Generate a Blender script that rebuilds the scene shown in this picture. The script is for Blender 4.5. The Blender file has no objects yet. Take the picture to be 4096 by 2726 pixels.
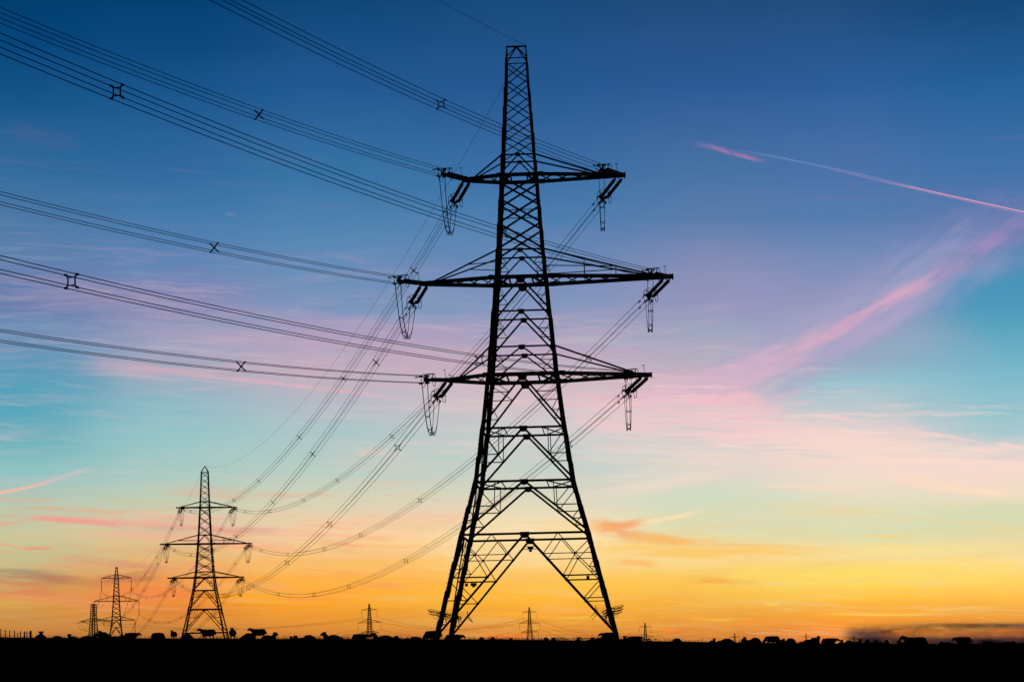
import bpy, bmesh, math, random
from mathutils import Vector, Matrix, noise as mnoise
R = math.radians
scene = bpy.context.scene
col = scene.collection

# ---------------------------------------------------------------- camera
PITCH, ROLL = 0.14453, 0.0218
cam_data = bpy.data.cameras.new('camera')
cam = bpy.data.objects.new('camera', cam_data); col.objects.link(cam)
cam_data.sensor_width = 36.0
cam_data.lens = 74.09
cam_data.clip_start = 0.5
cam_data.clip_end = 90000.0
_r = Vector((1, 0, 0)); _u = Vector((0, -math.sin(PITCH), math.cos(PITCH))); _f = Vector((0, math.cos(PITCH), math.sin(PITCH)))
r2 = _r*math.cos(ROLL)-_u*math.sin(ROLL); u2 = _r*math.sin(ROLL)+_u*math.cos(ROLL)
cam.matrix_world = Matrix(((r2.x, u2.x, -_f.x, 0), (r2.y, u2.y, -_f.y, 0), (r2.z, u2.z, -_f.z, 0), (0, 0, 0, 1)))
scene.camera = cam
scene.view_settings.view_transform = 'Standard'
scene.view_settings.look = 'None'
scene.view_settings.exposure = 0.0
scene.view_settings.gamma = 1.0
scene.cycles.max_bounces = 2
scene.cycles.diffuse_bounces = 1
scene.cycles.glossy_bounces = 1
scene.cycles.volume_bounces = 0

# ---------------------------------------------------------------- sky (world, by compass bearing and elevation)
def lin(c):
    return tuple((v/255/12.92 if v/255 <= .04045 else ((v/255+.055)/1.055)**2.4) for v in c)+(1.0,)
SKY_COLUMNS = [
    (-13.235, [[17.294, [2, 62, 112]], [16.167, [5, 70, 122]], [14.467, [25, 88, 140]], [12.755, [50, 108, 158]], [11.036, [85, 125, 170]], [10.231, [98, 127, 173]], [9.357, [98, 124, 172]], [8.391, [112, 146, 184]], [7.47, [84, 155, 185]], [6.55, [88, 165, 188]], [5.918, [102, 175, 187]], [4.896, [142, 195, 194]], [4.14, [178, 200, 182]], [3.283, [196, 199, 162]], [2.599, [200, 192, 142]], [2.007, [199, 153, 92]], [1.575, [209, 158, 80]], [0.827, [201, 135, 66]], [0.556, [178, 111, 56]]]),
    (-9.329, [[17.438, [5, 65, 115]], [16.298, [12, 72, 125]], [14.575, [30, 90, 145]], [12.841, [50, 108, 160]], [11.68, [68, 122, 172]], [10.516, [95, 132, 181]], [9.467, [134, 138, 181]], [8.884, [150, 150, 186]], [8.184, [158, 162, 190]], [7.543, [166, 170, 189]], [6.785, [142, 182, 196]], [5.912, [146, 196, 200]], [4.876, [170, 202, 194]], [4.11, [196, 206, 180]], [3.241, [224, 198, 156]], [2.548, [231, 179, 114]], [1.948, [238, 146, 68]], [1.511, [238, 136, 48]], [0.753, [205, 133, 60]], [0.479, [181, 111, 56]]]),
    (-5.275, [[17.504, [15, 70, 120]], [15.197, [32, 88, 145]], [12.867, [55, 115, 165]], [11.109, [85, 135, 180]], [9.464, [118, 147, 187]], [8.64, [150, 156, 190]], [8.052, [182, 166, 190]], [7.463, [196, 174, 189]], [6.64, [180, 188, 198]], [5.876, [172, 198, 200]], [4.832, [184, 206, 195]], [4.059, [215, 212, 185]], [3.183, [249, 213, 167]], [2.483, [253, 201, 124]], [1.878, [255, 181, 65]], [1.437, [255, 164, 34]], [0.673, [221, 141, 56]], [0.396, [195, 115, 50]]]),
    (1.253, [[17.429, [25, 75, 125]], [15.113, [38, 88, 145]], [13.361, [55, 105, 160]], [11.6, [75, 125, 175]], [10.186, [110, 140, 185]], [9.289, [130, 150, 189]], [8.533, [158, 158, 190]], [7.824, [190, 168, 191]], [6.88, [214, 188, 197]], [5.759, [205, 205, 203]], [4.711, [200, 210, 199]], [3.935, [222, 217, 192]], [3.056, [252, 227, 178]], [2.354, [254, 217, 146]], [1.747, [255, 198, 80]], [1.304, [255, 185, 54]], [0.537, [230, 148, 56]], [0.259, [208, 123, 48]]]),
    (5.426, [[17.264, [32, 75, 125]], [14.958, [45, 90, 150]], [12.63, [72, 115, 165]], [11.46, [90, 125, 172]], [10.287, [130, 140, 181]], [9.16, [148, 150, 188]], [8.407, [156, 165, 191]], [7.349, [196, 176, 193]], [6.761, [224, 188, 195]], [6.174, [240, 202, 202]], [5.646, [249, 208, 205]], [5.118, [238, 213, 205]], [4.602, [222, 216, 203]], [3.83, [208, 221, 194]], [2.954, [226, 220, 177]], [2.255, [251, 222, 152]], [1.651, [252, 197, 88]], [1.21, [243, 182, 74]], [0.447, [233, 147, 60]], [0.17, [211, 126, 54]]]),
    (9.063, [[17.046, [32, 75, 125]], [14.759, [45, 95, 155]], [12.45, [75, 115, 170]], [11.289, [85, 125, 175]], [10.126, [118, 140, 185]], [9.008, [148, 151, 189]], [8.262, [158, 163, 193]], [7.445, [150, 173, 195]], [6.862, [152, 193, 206]], [6.047, [195, 203, 206]], [5.523, [243, 210, 206]], [4.488, [241, 220, 204]], [3.722, [226, 222, 192]], [2.853, [217, 222, 181]], [2.16, [251, 222, 153]], [1.641, [255, 218, 90]], [1.123, [255, 189, 60]], [0.366, [248, 146, 50]], [0.091, [235, 124, 48]]]),
    (13.262, [[16.711, [22, 72, 122]], [14.456, [38, 98, 155]], [12.18, [65, 115, 170]], [11.036, [100, 122, 174]], [10.349, [98, 132, 180]], [9.431, [74, 146, 186]], [8.742, [76, 152, 187]], [8.167, [88, 164, 190]], [7.018, [122, 184, 204]], [5.87, [150, 196, 206]], [5.296, [166, 201, 206]], [4.952, [205, 208, 206]], [4.334, [248, 216, 205]], [3.807, [236, 220, 198]], [3.35, [212, 220, 184]], [2.723, [222, 219, 173]], [2.039, [253, 222, 156]], [1.449, [255, 209, 102]], [1.018, [255, 191, 74]], [0.508, [241, 156, 56]], [0.271, [226, 134, 52]], [0.0, [206, 108, 52]]])]
CLOUDS = [
    (9.801, 8.583, 0.4893, 4.962, 0.8156, 0.1699, [158, 152, 195], 0.562, 2),
    (9.197, 8.455, 0.4513, 4.564, 0.5981, 0.068, [172, 168, 202], 0.525, 2),
    (4.759, 6.807, 0.2586, 2.128, 0.2583, 0.0408, [222, 184, 206], 0.75, 2),
    (5.26, 6.524, 0.1918, 1.218, 0.1495, 0.0272, [238, 190, 203], 0.75, 1),
    (7.149, 7.268, 0.3425, 1.454, 0.1087, 0.0, [224, 180, 200], 0.625, 2),
    (7.257, 6.591, 0.2087, 1.111, 0.0816, -0.0272, [214, 184, 206], 0.625, 2),
    (7.571, 7.721, 0.4236, 1.96, 0.2175, 0.0408, [214, 174, 197], 0.875, 2),
    (9.999, 8.801, 0.4416, 2.38, 0.1631, 0.068, [218, 166, 192], 0.775, 2),
    (6.118, 13.173, -0.3011, 1.033, 0.0612, 0.034, [128, 116, 172], 0.75, 1),
    (6.358, 13.133, -0.3076, 0.713, 0.034, -0.0272, [196, 125, 165], 0.75, 1),
    (8.913, 12.567, -0.2576, 2.566, 0.0177, 0.0544, [110, 135, 185], 1.0, 3),
    (11.684, 11.76, -0.2886, 3.078, 0.0122, 0.0136, [185, 140, 182], 0.625, 3),
    (13.188, 11.362, -0.2841, 2.833, 0.0129, 0.0136, [248, 170, 186], 0.938, 3),
    (9.336, 8.007, 0.4664, 2.139, 0.2039, 0.034, [185, 165, 200], 0.75, 2),
    (12.693, 10.177, 0.4808, 1.605, 0.2719, 0.0, [170, 135, 185], 0.625, 2),
    (5.866, 7.185, 0.2627, 1.638, 0.2583, -0.068, [208, 178, 202], 0.875, 2),
    (6.752, 9.143, 1.2947, 0.868, 0.7476, 0.0, [150, 148, 194], 0.5, 0),
    (4.05, 6.2, -0.057, 3.057, 0.3738, 0.0, [243, 200, 203], 0.938, 0),
    (6.274, 6.442, -0.1337, 0.509, 0.1495, 0.1359, [240, 190, 200], 0.875, 1),
    (8.833, 5.875, -0.2061, 0.8, 0.0408, 0.0408, [240, 205, 208], 1.0, 3),
    (11.183, 5.381, -0.2075, 1.601, 0.0408, 0.0408, [242, 206, 206], 0.875, 3),
    (5.847, 5.298, -0.1164, 0.555, 0.0408, 0.0, [250, 218, 210], 0.75, 3),
    (7.191, 4.995, -0.1452, 1.348, 0.034, 0.034, [252, 216, 204], 1.0, 3),
    (13.297, 5.008, -0.2145, 0.425, 0.0408, 0.0, [250, 215, 208], 0.875, 3),
    (10.447, 4.925, -0.1163, 3.396, 0.4758, -0.068, [248, 218, 206], 0.938, 0),
    (11.898, 3.963, -0.185, 1.902, 0.1495, 0.0, [252, 220, 195], 0.938, 0),
    (3.926, 4.205, 0.1472, 2.474, 0.1359, 0.1019, [240, 219, 204], 0.812, 0),
    (3.689, 5.25, 0.0881, 2.05, 0.2719, 0.0, [225, 215, 208], 0.625, 1),
    (4.009, 3.401, 0.1421, 1.127, 0.0476, -0.0408, [255, 226, 185], 1.0, 3),
    (6.613, 2.478, -0.0393, 2.669, 0.0952, 0.0, [250, 208, 128], 0.875, 0),
    (3.123, 6.724, 0.0762, 1.303, 0.0952, -0.0408, [226, 180, 198], 0.75, 2),
    (5.259, 6.523, 0.1432, 1.55, 0.0816, -0.0544, [240, 188, 200], 0.75, 2),
    (6.249, 5.884, -0.033, 1.518, 0.0612, 0.0, [252, 208, 208], 0.75, 0),
    (7.315, 6.354, 0.079, 0.88, 0.0544, -0.0272, [236, 190, 204], 0.75, 2),
    (6.487, 7.598, 0.3711, 1.107, 0.1087, 0.0272, [206, 172, 200], 0.75, 2),
    (7.814, 7.817, 0.4081, 1.01, 0.0816, 0.0272, [216, 172, 198], 0.75, 2),
    (10.076, 8.924, 0.4045, 1.298, 0.068, 0.0408, [222, 170, 196], 0.75, 2),
    (10.072, 5.427, -0.069, 1.653, 0.0476, 0.0272, [246, 214, 210], 0.75, 0),
    (11.619, 4.948, -0.0398, 2.221, 0.0816, 0.0, [252, 220, 208], 0.75, 0),
    (11.767, 4.612, -0.0711, 2.054, 0.068, 0.0408, [255, 222, 204], 0.875, 0),
    (12.384, 3.812, -0.1196, 1.396, 0.0544, 0.0272, [255, 222, 196], 1.0, 0),
    (8.021, 4.095, -0.0822, 1.667, 0.068, 0.0, [250, 218, 196], 0.75, 0),
    (3.67, 4.61, 0.0229, 1.357, 0.1087, 0.0, [232, 218, 206], 0.625, 1),
    (4.206, 5.607, -0.0902, 2.208, 0.1359, 0.0, [246, 206, 204], 0.625, 0),
    (2.643, 3.069, -0.2795, 0.733, 0.1495, 0.068, [246, 165, 112], 1.0, 1),
    (2.886, 3.241, 0.129, 0.616, 0.0952, -0.0272, [247, 165, 112], 1.0, 3),
    (3.681, 2.807, -0.1682, 1.293, 0.1087, 0.0816, [247, 176, 116], 1.0, 1),
    (4.619, 2.699, -0.0654, 1.682, 0.068, 0.0544, [252, 192, 112], 0.812, 1),
    (5.791, 2.588, -0.0441, 1.507, 0.034, 0.0272, [252, 196, 120], 0.75, 0),
    (4.011, 2.607, -0.083, 1.618, 0.0612, 0.0, [255, 206, 112], 0.875, 0),
    (5.957, 2.447, 0.0979, 0.675, 0.0408, -0.0204, [254, 206, 130], 0.625, 1),
    (4.659, 2.445, -0.0367, 2.633, 0.1155, -0.034, [253, 200, 105], 1.0, 0),
    (4.217, 2.726, -0.1082, 1.418, 0.1087, 0.068, [248, 190, 110], 0.875, 1),
    (5.658, 1.616, -0.0778, 1.004, 0.0612, 0.0544, [238, 160, 66], 1.0, 1),
    (3.157, 2.165, -0.1183, 0.711, 0.0816, 0.034, [246, 176, 96], 0.75, 1),
    (5.755, 1.483, -0.0576, 0.501, 0.068, -0.034, [250, 195, 70], 0.625, 0),
    (6.179, 0.95, -0.0754, 0.257, 0.0272, 0.0, [250, 178, 65], 1.0, 3),
    (6.854, 1.014, 0.0293, 0.25, 0.034, 0.0, [255, 205, 75], 1.0, 3),
    (9.591, 0.7, -0.0306, 1.505, 0.0272, -0.034, [255, 200, 70], 1.0, 3),
    (11.811, 0.787, 0.0424, 0.972, 0.0204, 0.0, [255, 190, 70], 0.75, 3),
    (10.612, 0.193, -0.0149, 3.407, 0.034, 0.0204, [255, 132, 48], 1.0, 3),
    (8.729, 0.404, -0.0438, 0.789, 0.0204, 0.0, [255, 170, 60], 0.75, 3),
    (9.518, 1.728, 0.0089, 4.593, 0.3126, 0.0, [255, 222, 106], 1.0, 0),
    (9.19, 1.195, -0.0025, 3.612, 0.1087, 0.0, [255, 205, 80], 0.75, 0),
    (10.828, 2.39, -0.007, 2.871, 0.1223, 0.0, [252, 226, 140], 0.625, 0),
    (6.467, 0.485, 0.0216, 0.749, 0.0544, 0.068, [250, 150, 60], 0.875, 1),
    (4.076, 0.356, 0.0399, 0.269, 0.0408, 0.0, [250, 135, 55], 0.938, 3),
    (4.435, 1.108, -0.149, 0.877, 0.017, 0.0, [250, 190, 95], 0.875, 3),
    (12.49, 0.477, -0.1824, 0.372, 0.017, 0.0, [245, 170, 80], 0.875, 3),
    (11.225, 0.651, -0.1254, 0.455, 0.017, 0.0, [248, 180, 80], 0.75, 3),
    (1.37, 0.982, 0.0536, 2.87, 0.1223, 0.0, [255, 172, 58], 0.938, 0),
    (-1.821, 1.49, 0.0288, 1.35, 0.1767, 0.0, [255, 190, 62], 0.75, 0),
    (0.482, 1.87, 0.0199, 1.285, 0.1903, 0.0, [252, 182, 95], 0.625, 0),
    (-0.395, 0.32, -0.0, 0.774, 0.0544, 0.0, [252, 128, 50], 1.0, 3),
    (-4.834, 2.292, 0.013, 2.351, 0.2039, 0.0, [250, 190, 105], 0.625, 1),
    (-5.167, 3.11, 0.0827, 1.35, 0.1767, 0.0, [248, 196, 150], 0.625, 1),
    (-4.836, 2.836, -0.1659, 0.681, 0.1223, 0.0, [240, 180, 130], 0.625, 0),
    (-5.011, 1.935, -0.1039, 1.179, 0.1631, 0.0, [252, 172, 75], 0.625, 0),
    (-2.974, 3.206, 0.1132, 1.534, 0.1631, 0.0, [252, 205, 160], 0.625, 1),
    (-3.797, 5.143, -0.1883, 1.378, 0.3398, 0.0, [215, 205, 195], 0.5, 1),
    (-3.965, 5.296, 0.136, 0.583, 0.0952, 0.0, [225, 200, 185], 0.625, 1),
    (-9.401, 7.539, -0.1019, 2.247, 0.0544, 0.0408, [226, 174, 184], 0.688, 1),
    (-5.297, 7.057, -0.1319, 2.564, 0.0476, 0.0272, [228, 176, 188], 0.625, 2),
    (-6.679, 7.195, -0.1113, 2.92, 0.034, 0.0408, [230, 178, 188], 0.5, 3),
    (-10.508, 7.649, -0.1474, 1.342, 0.2039, 0.0, [195, 170, 190], 0.5, 0),
    (-4.252, 8.757, -0.0669, 3.592, 0.3058, -0.1019, [190, 158, 190], 0.562, 0),
    (-10.829, 9.436, -0.1675, 3.035, 0.3738, 0.0, [142, 140, 182], 0.5, 0),
    (-5.778, 8.36, -0.0567, 4.079, 0.1699, 0.0, [200, 165, 190], 0.562, 0),
    (-2.051, 7.893, -0.0365, 1.713, 0.2379, 0.0, [205, 172, 190], 0.562, 0),
    (-4.417, 10.587, -0.2258, 0.703, 0.068, 0.0, [140, 150, 190], 0.438, 1),
    (-7.677, 11.775, -0.2106, 0.157, 0.0476, 0.0, [130, 140, 185], 0.5, 1),
    (-12.746, 13.741, -0.1854, 1.15, 0.1903, 0.0, [66, 100, 150], 0.625, 1),
    (-13.39, 4.456, 0.1899, 1.145, 0.034, -0.0476, [250, 186, 168], 1.0, 3),
    (-12.165, 4.772, 0.2825, 0.913, 0.0476, -0.0272, [206, 192, 190], 0.75, 3),
    (-10.601, 3.501, -0.0731, 2.761, 0.0816, 0.0544, [240, 168, 150], 0.938, 0),
    (-7.999, 3.351, -0.0671, 2.499, 0.0816, 0.0, [242, 182, 156], 0.875, 0),
    (-6.836, 3.208, -0.0466, 2.341, 0.0612, 0.0, [244, 186, 152], 0.75, 0),
    (-9.651, 3.107, -0.0396, 2.472, 0.0544, 0.0, [238, 182, 150], 0.75, 0),
    (-6.843, 2.802, -0.056, 1.672, 0.0816, 0.0, [250, 176, 128], 0.75, 1),
    (-5.167, 2.337, -0.0554, 2.686, 0.1087, 0.0544, [252, 182, 104], 0.75, 0),
    (-6.012, 1.652, -0.0647, 2.174, 0.1223, 0.0, [255, 168, 62], 0.812, 0),
    (-3.671, 1.441, 0.0161, 1.849, 0.1087, 0.0, [255, 180, 56], 0.812, 0),
    (-8.113, 2.256, -0.1232, 0.935, 0.0816, 0.0, [246, 166, 112], 0.875, 1),
    (-9.501, 3.739, -0.0865, 1.326, 0.0544, 0.0, [230, 196, 176], 0.75, 1),
    (-7.671, 2.964, -0.0688, 2.167, 0.0952, 0.0, [244, 186, 150], 0.75, 0),
    (-12.715, 1.646, -0.0534, 1.127, 0.0816, 0.0, [226, 140, 92], 0.75, 0),
    (-10.28, 1.573, -0.0542, 1.506, 0.0952, 0.0, [240, 140, 80], 0.875, 0),
    (-3.81, 3.42, 0.032, 2.703, 0.1495, 0.0544, [250, 196, 160], 0.688, 1),
    (-3.993, 2.584, -0.0645, 2.192, 0.1359, 0.0, [250, 190, 130], 0.625, 0),
    (-3.322, 2.304, -0.0041, 2.191, 0.0952, 0.0408, [255, 196, 90], 0.75, 0),
    (-7.512, 1.846, -0.0775, 1.665, 0.1359, 0.0, [250, 170, 90], 0.75, 0),
    (-11.796, 3.55, -0.0872, 1.441, 0.0612, 0.0408, [234, 158, 146], 1.0, 1),
    (-9.498, 3.622, -0.0617, 1.654, 0.0816, 0.0, [226, 190, 165], 0.75, 1),
    (-8.465, 3.309, -0.0352, 2.29, 0.0816, 0.0, [208, 168, 150], 0.75, 0),
    (-9.248, 3.163, -0.0291, 2.068, 0.0612, 0.0, [240, 178, 150], 1.0, 0),
    (-8.639, 3.623, -0.0352, 1.461, 0.0544, 0.0, [238, 180, 152], 0.75, 0),
    (-12.748, 2.876, -0.028, 0.384, 0.0408, 0.0, [228, 160, 128], 1.0, 1),
    (-10.74, 2.421, -0.1222, 1.712, 0.0884, 0.0544, [218, 148, 115], 0.875, 1),
    (-13.171, 2.218, -0.0597, 1.125, 0.1019, 0.0, [160, 128, 102], 0.775, 0),
    (-13.496, 2.314, -0.0769, 0.61, 0.0612, -0.0272, [168, 138, 112], 0.625, 1),
    (-12.78, 2.043, -0.0314, 1.513, 0.0952, 0.0, [178, 112, 86], 0.775, 0),
    (-12.272, 2.115, -0.072, 0.68, 0.0544, 0.0, [186, 122, 92], 0.625, 1),
    (-10.58, 1.998, 0.1144, 1.019, 0.1223, 0.0544, [186, 114, 86], 0.812, 0),
    (-10.484, 2.016, 0.035, 0.654, 0.068, 0.0, [178, 110, 86], 0.625, 1),
    (-13.008, 1.785, -0.1085, 0.84, 0.1359, 0.034, [220, 132, 82], 0.875, 1),
    (-9.955, 1.71, -0.077, 1.315, 0.1767, 0.0, [243, 138, 72], 0.938, 0),
    (-11.45, 1.501, -0.0066, 1.622, 0.1087, 0.0, [222, 140, 80], 0.625, 0),
    (-8.458, 2.292, -0.1725, 0.618, 0.0952, 0.0, [243, 164, 112], 0.875, 1),
    (-6.585, 1.268, -0.0406, 1.399, 0.0272, 0.0, [222, 132, 48], 0.875, 3),
    (-6.518, 1.396, -0.0688, 1.335, 0.1631, 0.0, [255, 176, 50], 0.75, 0),
    (-9.634, 2.761, -0.1913, 0.47, 0.0816, 0.0, [215, 175, 130], 0.625, 1),
    (-7.355, 0.676, 0.1124, 0.1, 0.0272, 0.0, [248, 140, 70], 0.875, 3),
    (-6.095, 0.385, -0.0872, 0.1, 0.0272, 0.0, [248, 140, 60], 0.75, 3)]
world = bpy.data.worlds.new('World'); scene.world = world
world.use_nodes = True
wt = world.node_tree; wt.nodes.clear()

def nd(t, tree, **kw):
    n = tree.nodes.new(t)
    for k, v in kw.items(): setattr(n, k, v)
    return n
def math_(tree, op, a, b=None, c=None, clamp=False):
    n = tree.nodes.new('ShaderNodeMath'); n.operation = op; n.use_clamp = clamp
    for i, v in enumerate((a, b, c)):
        if v is None: continue
        if isinstance(v, (int, float)): n.inputs[i].default_value = v
        else: tree.links.new(v, n.inputs[i])
    return n.outputs[0]
def maprange(tree, v, a, b, c=0., d=1., smooth=False):
    n = tree.nodes.new('ShaderNodeMapRange'); n.interpolation_type = 'SMOOTHSTEP' if smooth else 'LINEAR'
    n.clamp = True
    for i, x in enumerate((v, a, b, c, d)):
        if isinstance(x, (int, float)): n.inputs[i].default_value = x
        else: tree.links.new(x, n.inputs[i])
    return n.outputs[0]
def mixcol(tree, f, a, b, mode='MIX'):
    n = tree.nodes.new('ShaderNodeMix'); n.data_type = 'RGBA'; n.blend_type = mode
    for idx, x in ((0, f), (6, a), (7, b)):
        if isinstance(x, (int, float, tuple)): n.inputs[idx].default_value = x
        else: tree.links.new(x, n.inputs[idx])
    return n.outputs[2]
def combine(tree, x, y, z):
    n = tree.nodes.new('ShaderNodeCombineXYZ')
    for i, v in enumerate((x, y, z)):
        if isinstance(v, (int, float)): n.inputs[i].default_value = v
        else: tree.links.new(v, n.inputs[i])
    return n.outputs[0]
def fbm(tree, vec, scale, detail=4., rough=.55):
    n = tree.nodes.new('ShaderNodeTexNoise'); n.noise_dimensions = '3D'
    n.inputs['Scale'].default_value = scale; n.inputs['Detail'].default_value = detail; n.inputs['Roughness'].default_value = rough
    tree.links.new(vec, n.inputs['Vector'])
    return n.outputs['Fac']

def build_sky():
    geo = nd('ShaderNodeTexCoord', wt)
    sep = nd('ShaderNodeSeparateXYZ', wt); wt.links.new(geo.outputs['Generated'], sep.inputs[0])
    x, y, z = sep.outputs
    az = math_(wt, 'MULTIPLY', math_(wt, 'ARCTAN2', x, y), 57.29578)
    el = math_(wt, 'MULTIPLY', math_(wt, 'ARCSINE', z), 57.29578)
    # slow warp of both angles so no gradient runs ruler straight
    wv = combine(wt, math_(wt, 'MULTIPLY', az, .16), math_(wt, 'MULTIPLY', el, .75), 0.)
    w1 = math_(wt, 'SUBTRACT', fbm(wt, wv, 1., 4., .6), .5)
    wv2 = combine(wt, math_(wt, 'MULTIPLY', az, .30), math_(wt, 'MULTIPLY', el, .5), 7.)
    w2 = math_(wt, 'SUBTRACT', fbm(wt, wv2, 1., 3., .5), .5)
    elw = math_(wt, 'ADD', el, math_(wt, 'MULTIPLY', w1, .6))
    azw = math_(wt, 'ADD', az, math_(wt, 'MULTIPLY', w2, 3.0))
    elf = math_(wt, 'DIVIDE', math_(wt, 'ADD', elw, 2.), 22.)
    prev = None
    for i, (a, stops) in enumerate(SKY_COLUMNS):
        rp = nd('ShaderNodeValToRGB', wt); rp.color_ramp.interpolation = 'LINEAR'
        st = sorted(stops); e = rp.color_ramp.elements
        while len(e) < len(st): e.new(.5)
        for q, (deg, c) in zip(e, st): q.position = (deg+2)/22.; q.color = lin(c)
        wt.links.new(elf, rp.inputs[0])
        if prev is None: prev = rp.outputs[0]
        else: prev = mixcol(wt, maprange(wt, azw, SKY_COLUMNS[i-1][0], a, smooth=True), prev, rp.outputs[0])
    # fine wind ripple in the high cirrus
    ang = R(4.)
    rx = math_(wt, 'ADD', math_(wt, 'MULTIPLY', az, math.cos(ang)), math_(wt, 'MULTIPLY', el, math.sin(ang)))
    ry = math_(wt, 'SUBTRACT', math_(wt, 'MULTIPLY', el, math.cos(ang)), math_(wt, 'MULTIPLY', az, math.sin(ang)))
    rip = fbm(wt, combine(wt, math_(wt, 'MULTIPLY', rx, .22), math_(wt, 'MULTIPLY', ry, 3.6), 3.), 1., 5., .6)
    rip2 = fbm(wt, combine(wt, math_(wt, 'MULTIPLY', rx, .10), math_(wt, 'MULTIPLY', ry, .9), 11.), 1., 5., .62)
    veil = math_(wt, 'MULTIPLY', math_(wt, 'MULTIPLY', maprange(wt, rip, .42, .72, smooth=True), maprange(wt, rip2, .40, .66, smooth=True)),
                 math_(wt, 'MULTIPLY', maprange(wt, el, 2.0, 4.5, smooth=True), maprange(wt, el, 12., 9.0, smooth=True)))
    veil = math_(wt, 'MULTIPLY', veil, maprange(wt, math_(wt, 'MULTIPLY_ADD', el, .45, az), 13.5, 10., smooth=True))
    prev = mixcol(wt, math_(wt, 'MULTIPLY', veil, .26), prev, lin((232, 186, 196)))
    low = math_(wt, 'MULTIPLY', math_(wt, 'MULTIPLY', maprange(wt, rip, .40, .70, smooth=True), maprange(wt, rip2, .38, .62, smooth=True)), maprange(wt, el, 4.6, 2.6, smooth=True))
    prev = mixcol(wt, math_(wt, 'MULTIPLY', low, .26), prev, lin((255, 200, 92)))
    dark = math_(wt, 'MULTIPLY', maprange(wt, rip2, .48, .30, smooth=True), maprange(wt, el, 4.6, 1.6, smooth=True))
    prev = mixcol(wt, math_(wt, 'MULTIPLY', dark, .16), prev, lin((214, 140, 96)))
    # one band of cloud or one vapour trail; the bands share a few wind-drawn noises
    r33 = R(31.)
    cx = math_(wt, 'ADD', math_(wt, 'MULTIPLY', az, math.cos(r33)), math_(wt, 'MULTIPLY', el, math.sin(r33)))
    cy = math_(wt, 'SUBTRACT', math_(wt, 'MULTIPLY', el, math.cos(r33)), math_(wt, 'MULTIPLY', az, math.sin(r33)))
    t_wisp = fbm(wt, combine(wt, math_(wt, 'MULTIPLY', az, .55), math_(wt, 'MULTIPLY', el, 4.6), 21.), 1., 5., .62)
    t_fluff = fbm(wt, combine(wt, math_(wt, 'MULTIPLY', az, 1.3), math_(wt, 'MULTIPLY', el, 3.6), 33.), 1., 5., .62)
    t_rise = fbm(wt, combine(wt, math_(wt, 'MULTIPLY', cx, .6), math_(wt, 'MULTIPLY', cy, 3.4), 5.), 1., 5., .62)
    n_warp = math_(wt, 'SUBTRACT', fbm(wt, combine(wt, math_(wt, 'MULTIPLY', az, .7), math_(wt, 'MULTIPLY', el, 1.6), 51.), 1., 4., .6), .5)
    n_end = math_(wt, 'SUBTRACT', fbm(wt, combine(wt, math_(wt, 'MULTIPLY', az, .9), math_(wt, 'MULTIPLY', el, 2.2), 77.), 1., 3., .6), .5)
    vec = combine(wt, az, el, 1.)
    g = bpy.data.node_groups.new('cloud_band', 'ShaderNodeTree'); T = g
    for nm, tp in (('V', 'NodeSocketVector'), ('A', 'NodeSocketVector'), ('B', 'NodeSocketVector'), ('Tex', 'NodeSocketFloat'), ('WarpN', 'NodeSocketFloat'), ('EndN', 'NodeSocketFloat'),
                   ('Bend', 'NodeSocketFloat'), ('Lo', 'NodeSocketFloat'), ('Hi', 'NodeSocketFloat'), ('Warp', 'NodeSocketFloat'), ('Strength', 'NodeSocketFloat'), ('Prev', 'NodeSocketColor'), ('Color', 'NodeSocketColor')):
        g.interface.new_socket(nm, in_out='INPUT', socket_type=tp)
    g.interface.new_socket('Out', in_out='OUTPUT', socket_type='NodeSocketColor')
    gi = nd('NodeGroupInput', T); go = nd('NodeGroupOutput', T); I = gi.outputs
    def vm(op, *a):
        n = nd('ShaderNodeVectorMath', T, operation=op)
        for k, v in enumerate(a):
            if isinstance(v, tuple): n.inputs[k].default_value = v
            else: T.links.new(v, n.inputs[k])
        return n.outputs['Value' if op == 'DOT_PRODUCT' else 'Vector']
    v = vm('MULTIPLY_ADD', I['Prev'], (1e-9, 1e-9, 1e-9), I['V'])      # keeps the bands evaluated one after the other
    t = vm('DOT_PRODUCT', v, I['A']); yn = vm('DOT_PRODUCT', v, I['B'])
    yn = math_(T, 'MULTIPLY_ADD', math_(T, 'MULTIPLY', t, t), I['Bend'], yn)
    yn = math_(T, 'MULTIPLY_ADD', I['WarpN'], I['Warp'], yn)
    fall = maprange(T, math_(T, 'MULTIPLY', yn, yn), 2.9, -.9, smooth=True)
    ends = maprange(T, math_(T, 'MULTIPLY_ADD', I['EndN'], .7, math_(T, 'ABSOLUTE', t)), 1.05, .3, smooth=True)
    tex = maprange(T, I['Tex'], I['Lo'], I['Hi'], 0., I['Strength'], smooth=True)
    m = math_(T, 'MULTIPLY', math_(T, 'MULTIPLY', fall, ends), tex, clamp=True)
    T.links.new(mixcol(T, m, I['Prev'], I['Color']), go.inputs[0])
    KIND = {0: (t_wisp, .18, .58, 1.2), 1: (t_fluff, .22, .58, 2.0), 2: (t_rise, .20, .62, 1.3), 3: (None, -.3, .4, .25)}
    for (ca, ce, an, L, W, bend, c, k, tx) in CLOUDS:
        n = nd('ShaderNodeGroup', wt); n.node_tree = g
        tt, lo, hi, wp = KIND[tx]; L *= 1.15; co, si = math.cos(an), math.sin(an)
        wt.links.new(vec, n.inputs['V']); wt.links.new(prev, n.inputs['Prev']); wt.links.new(n_warp, n.inputs['WarpN']); wt.links.new(n_end, n.inputs['EndN'])
        if tt is not None: wt.links.new(tt, n.inputs['Tex'])
        else: n.inputs['Tex'].default_value = .5
        n.inputs['A'].default_value = (co/L, si/L, -(ca*co+ce*si)/L)
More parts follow.
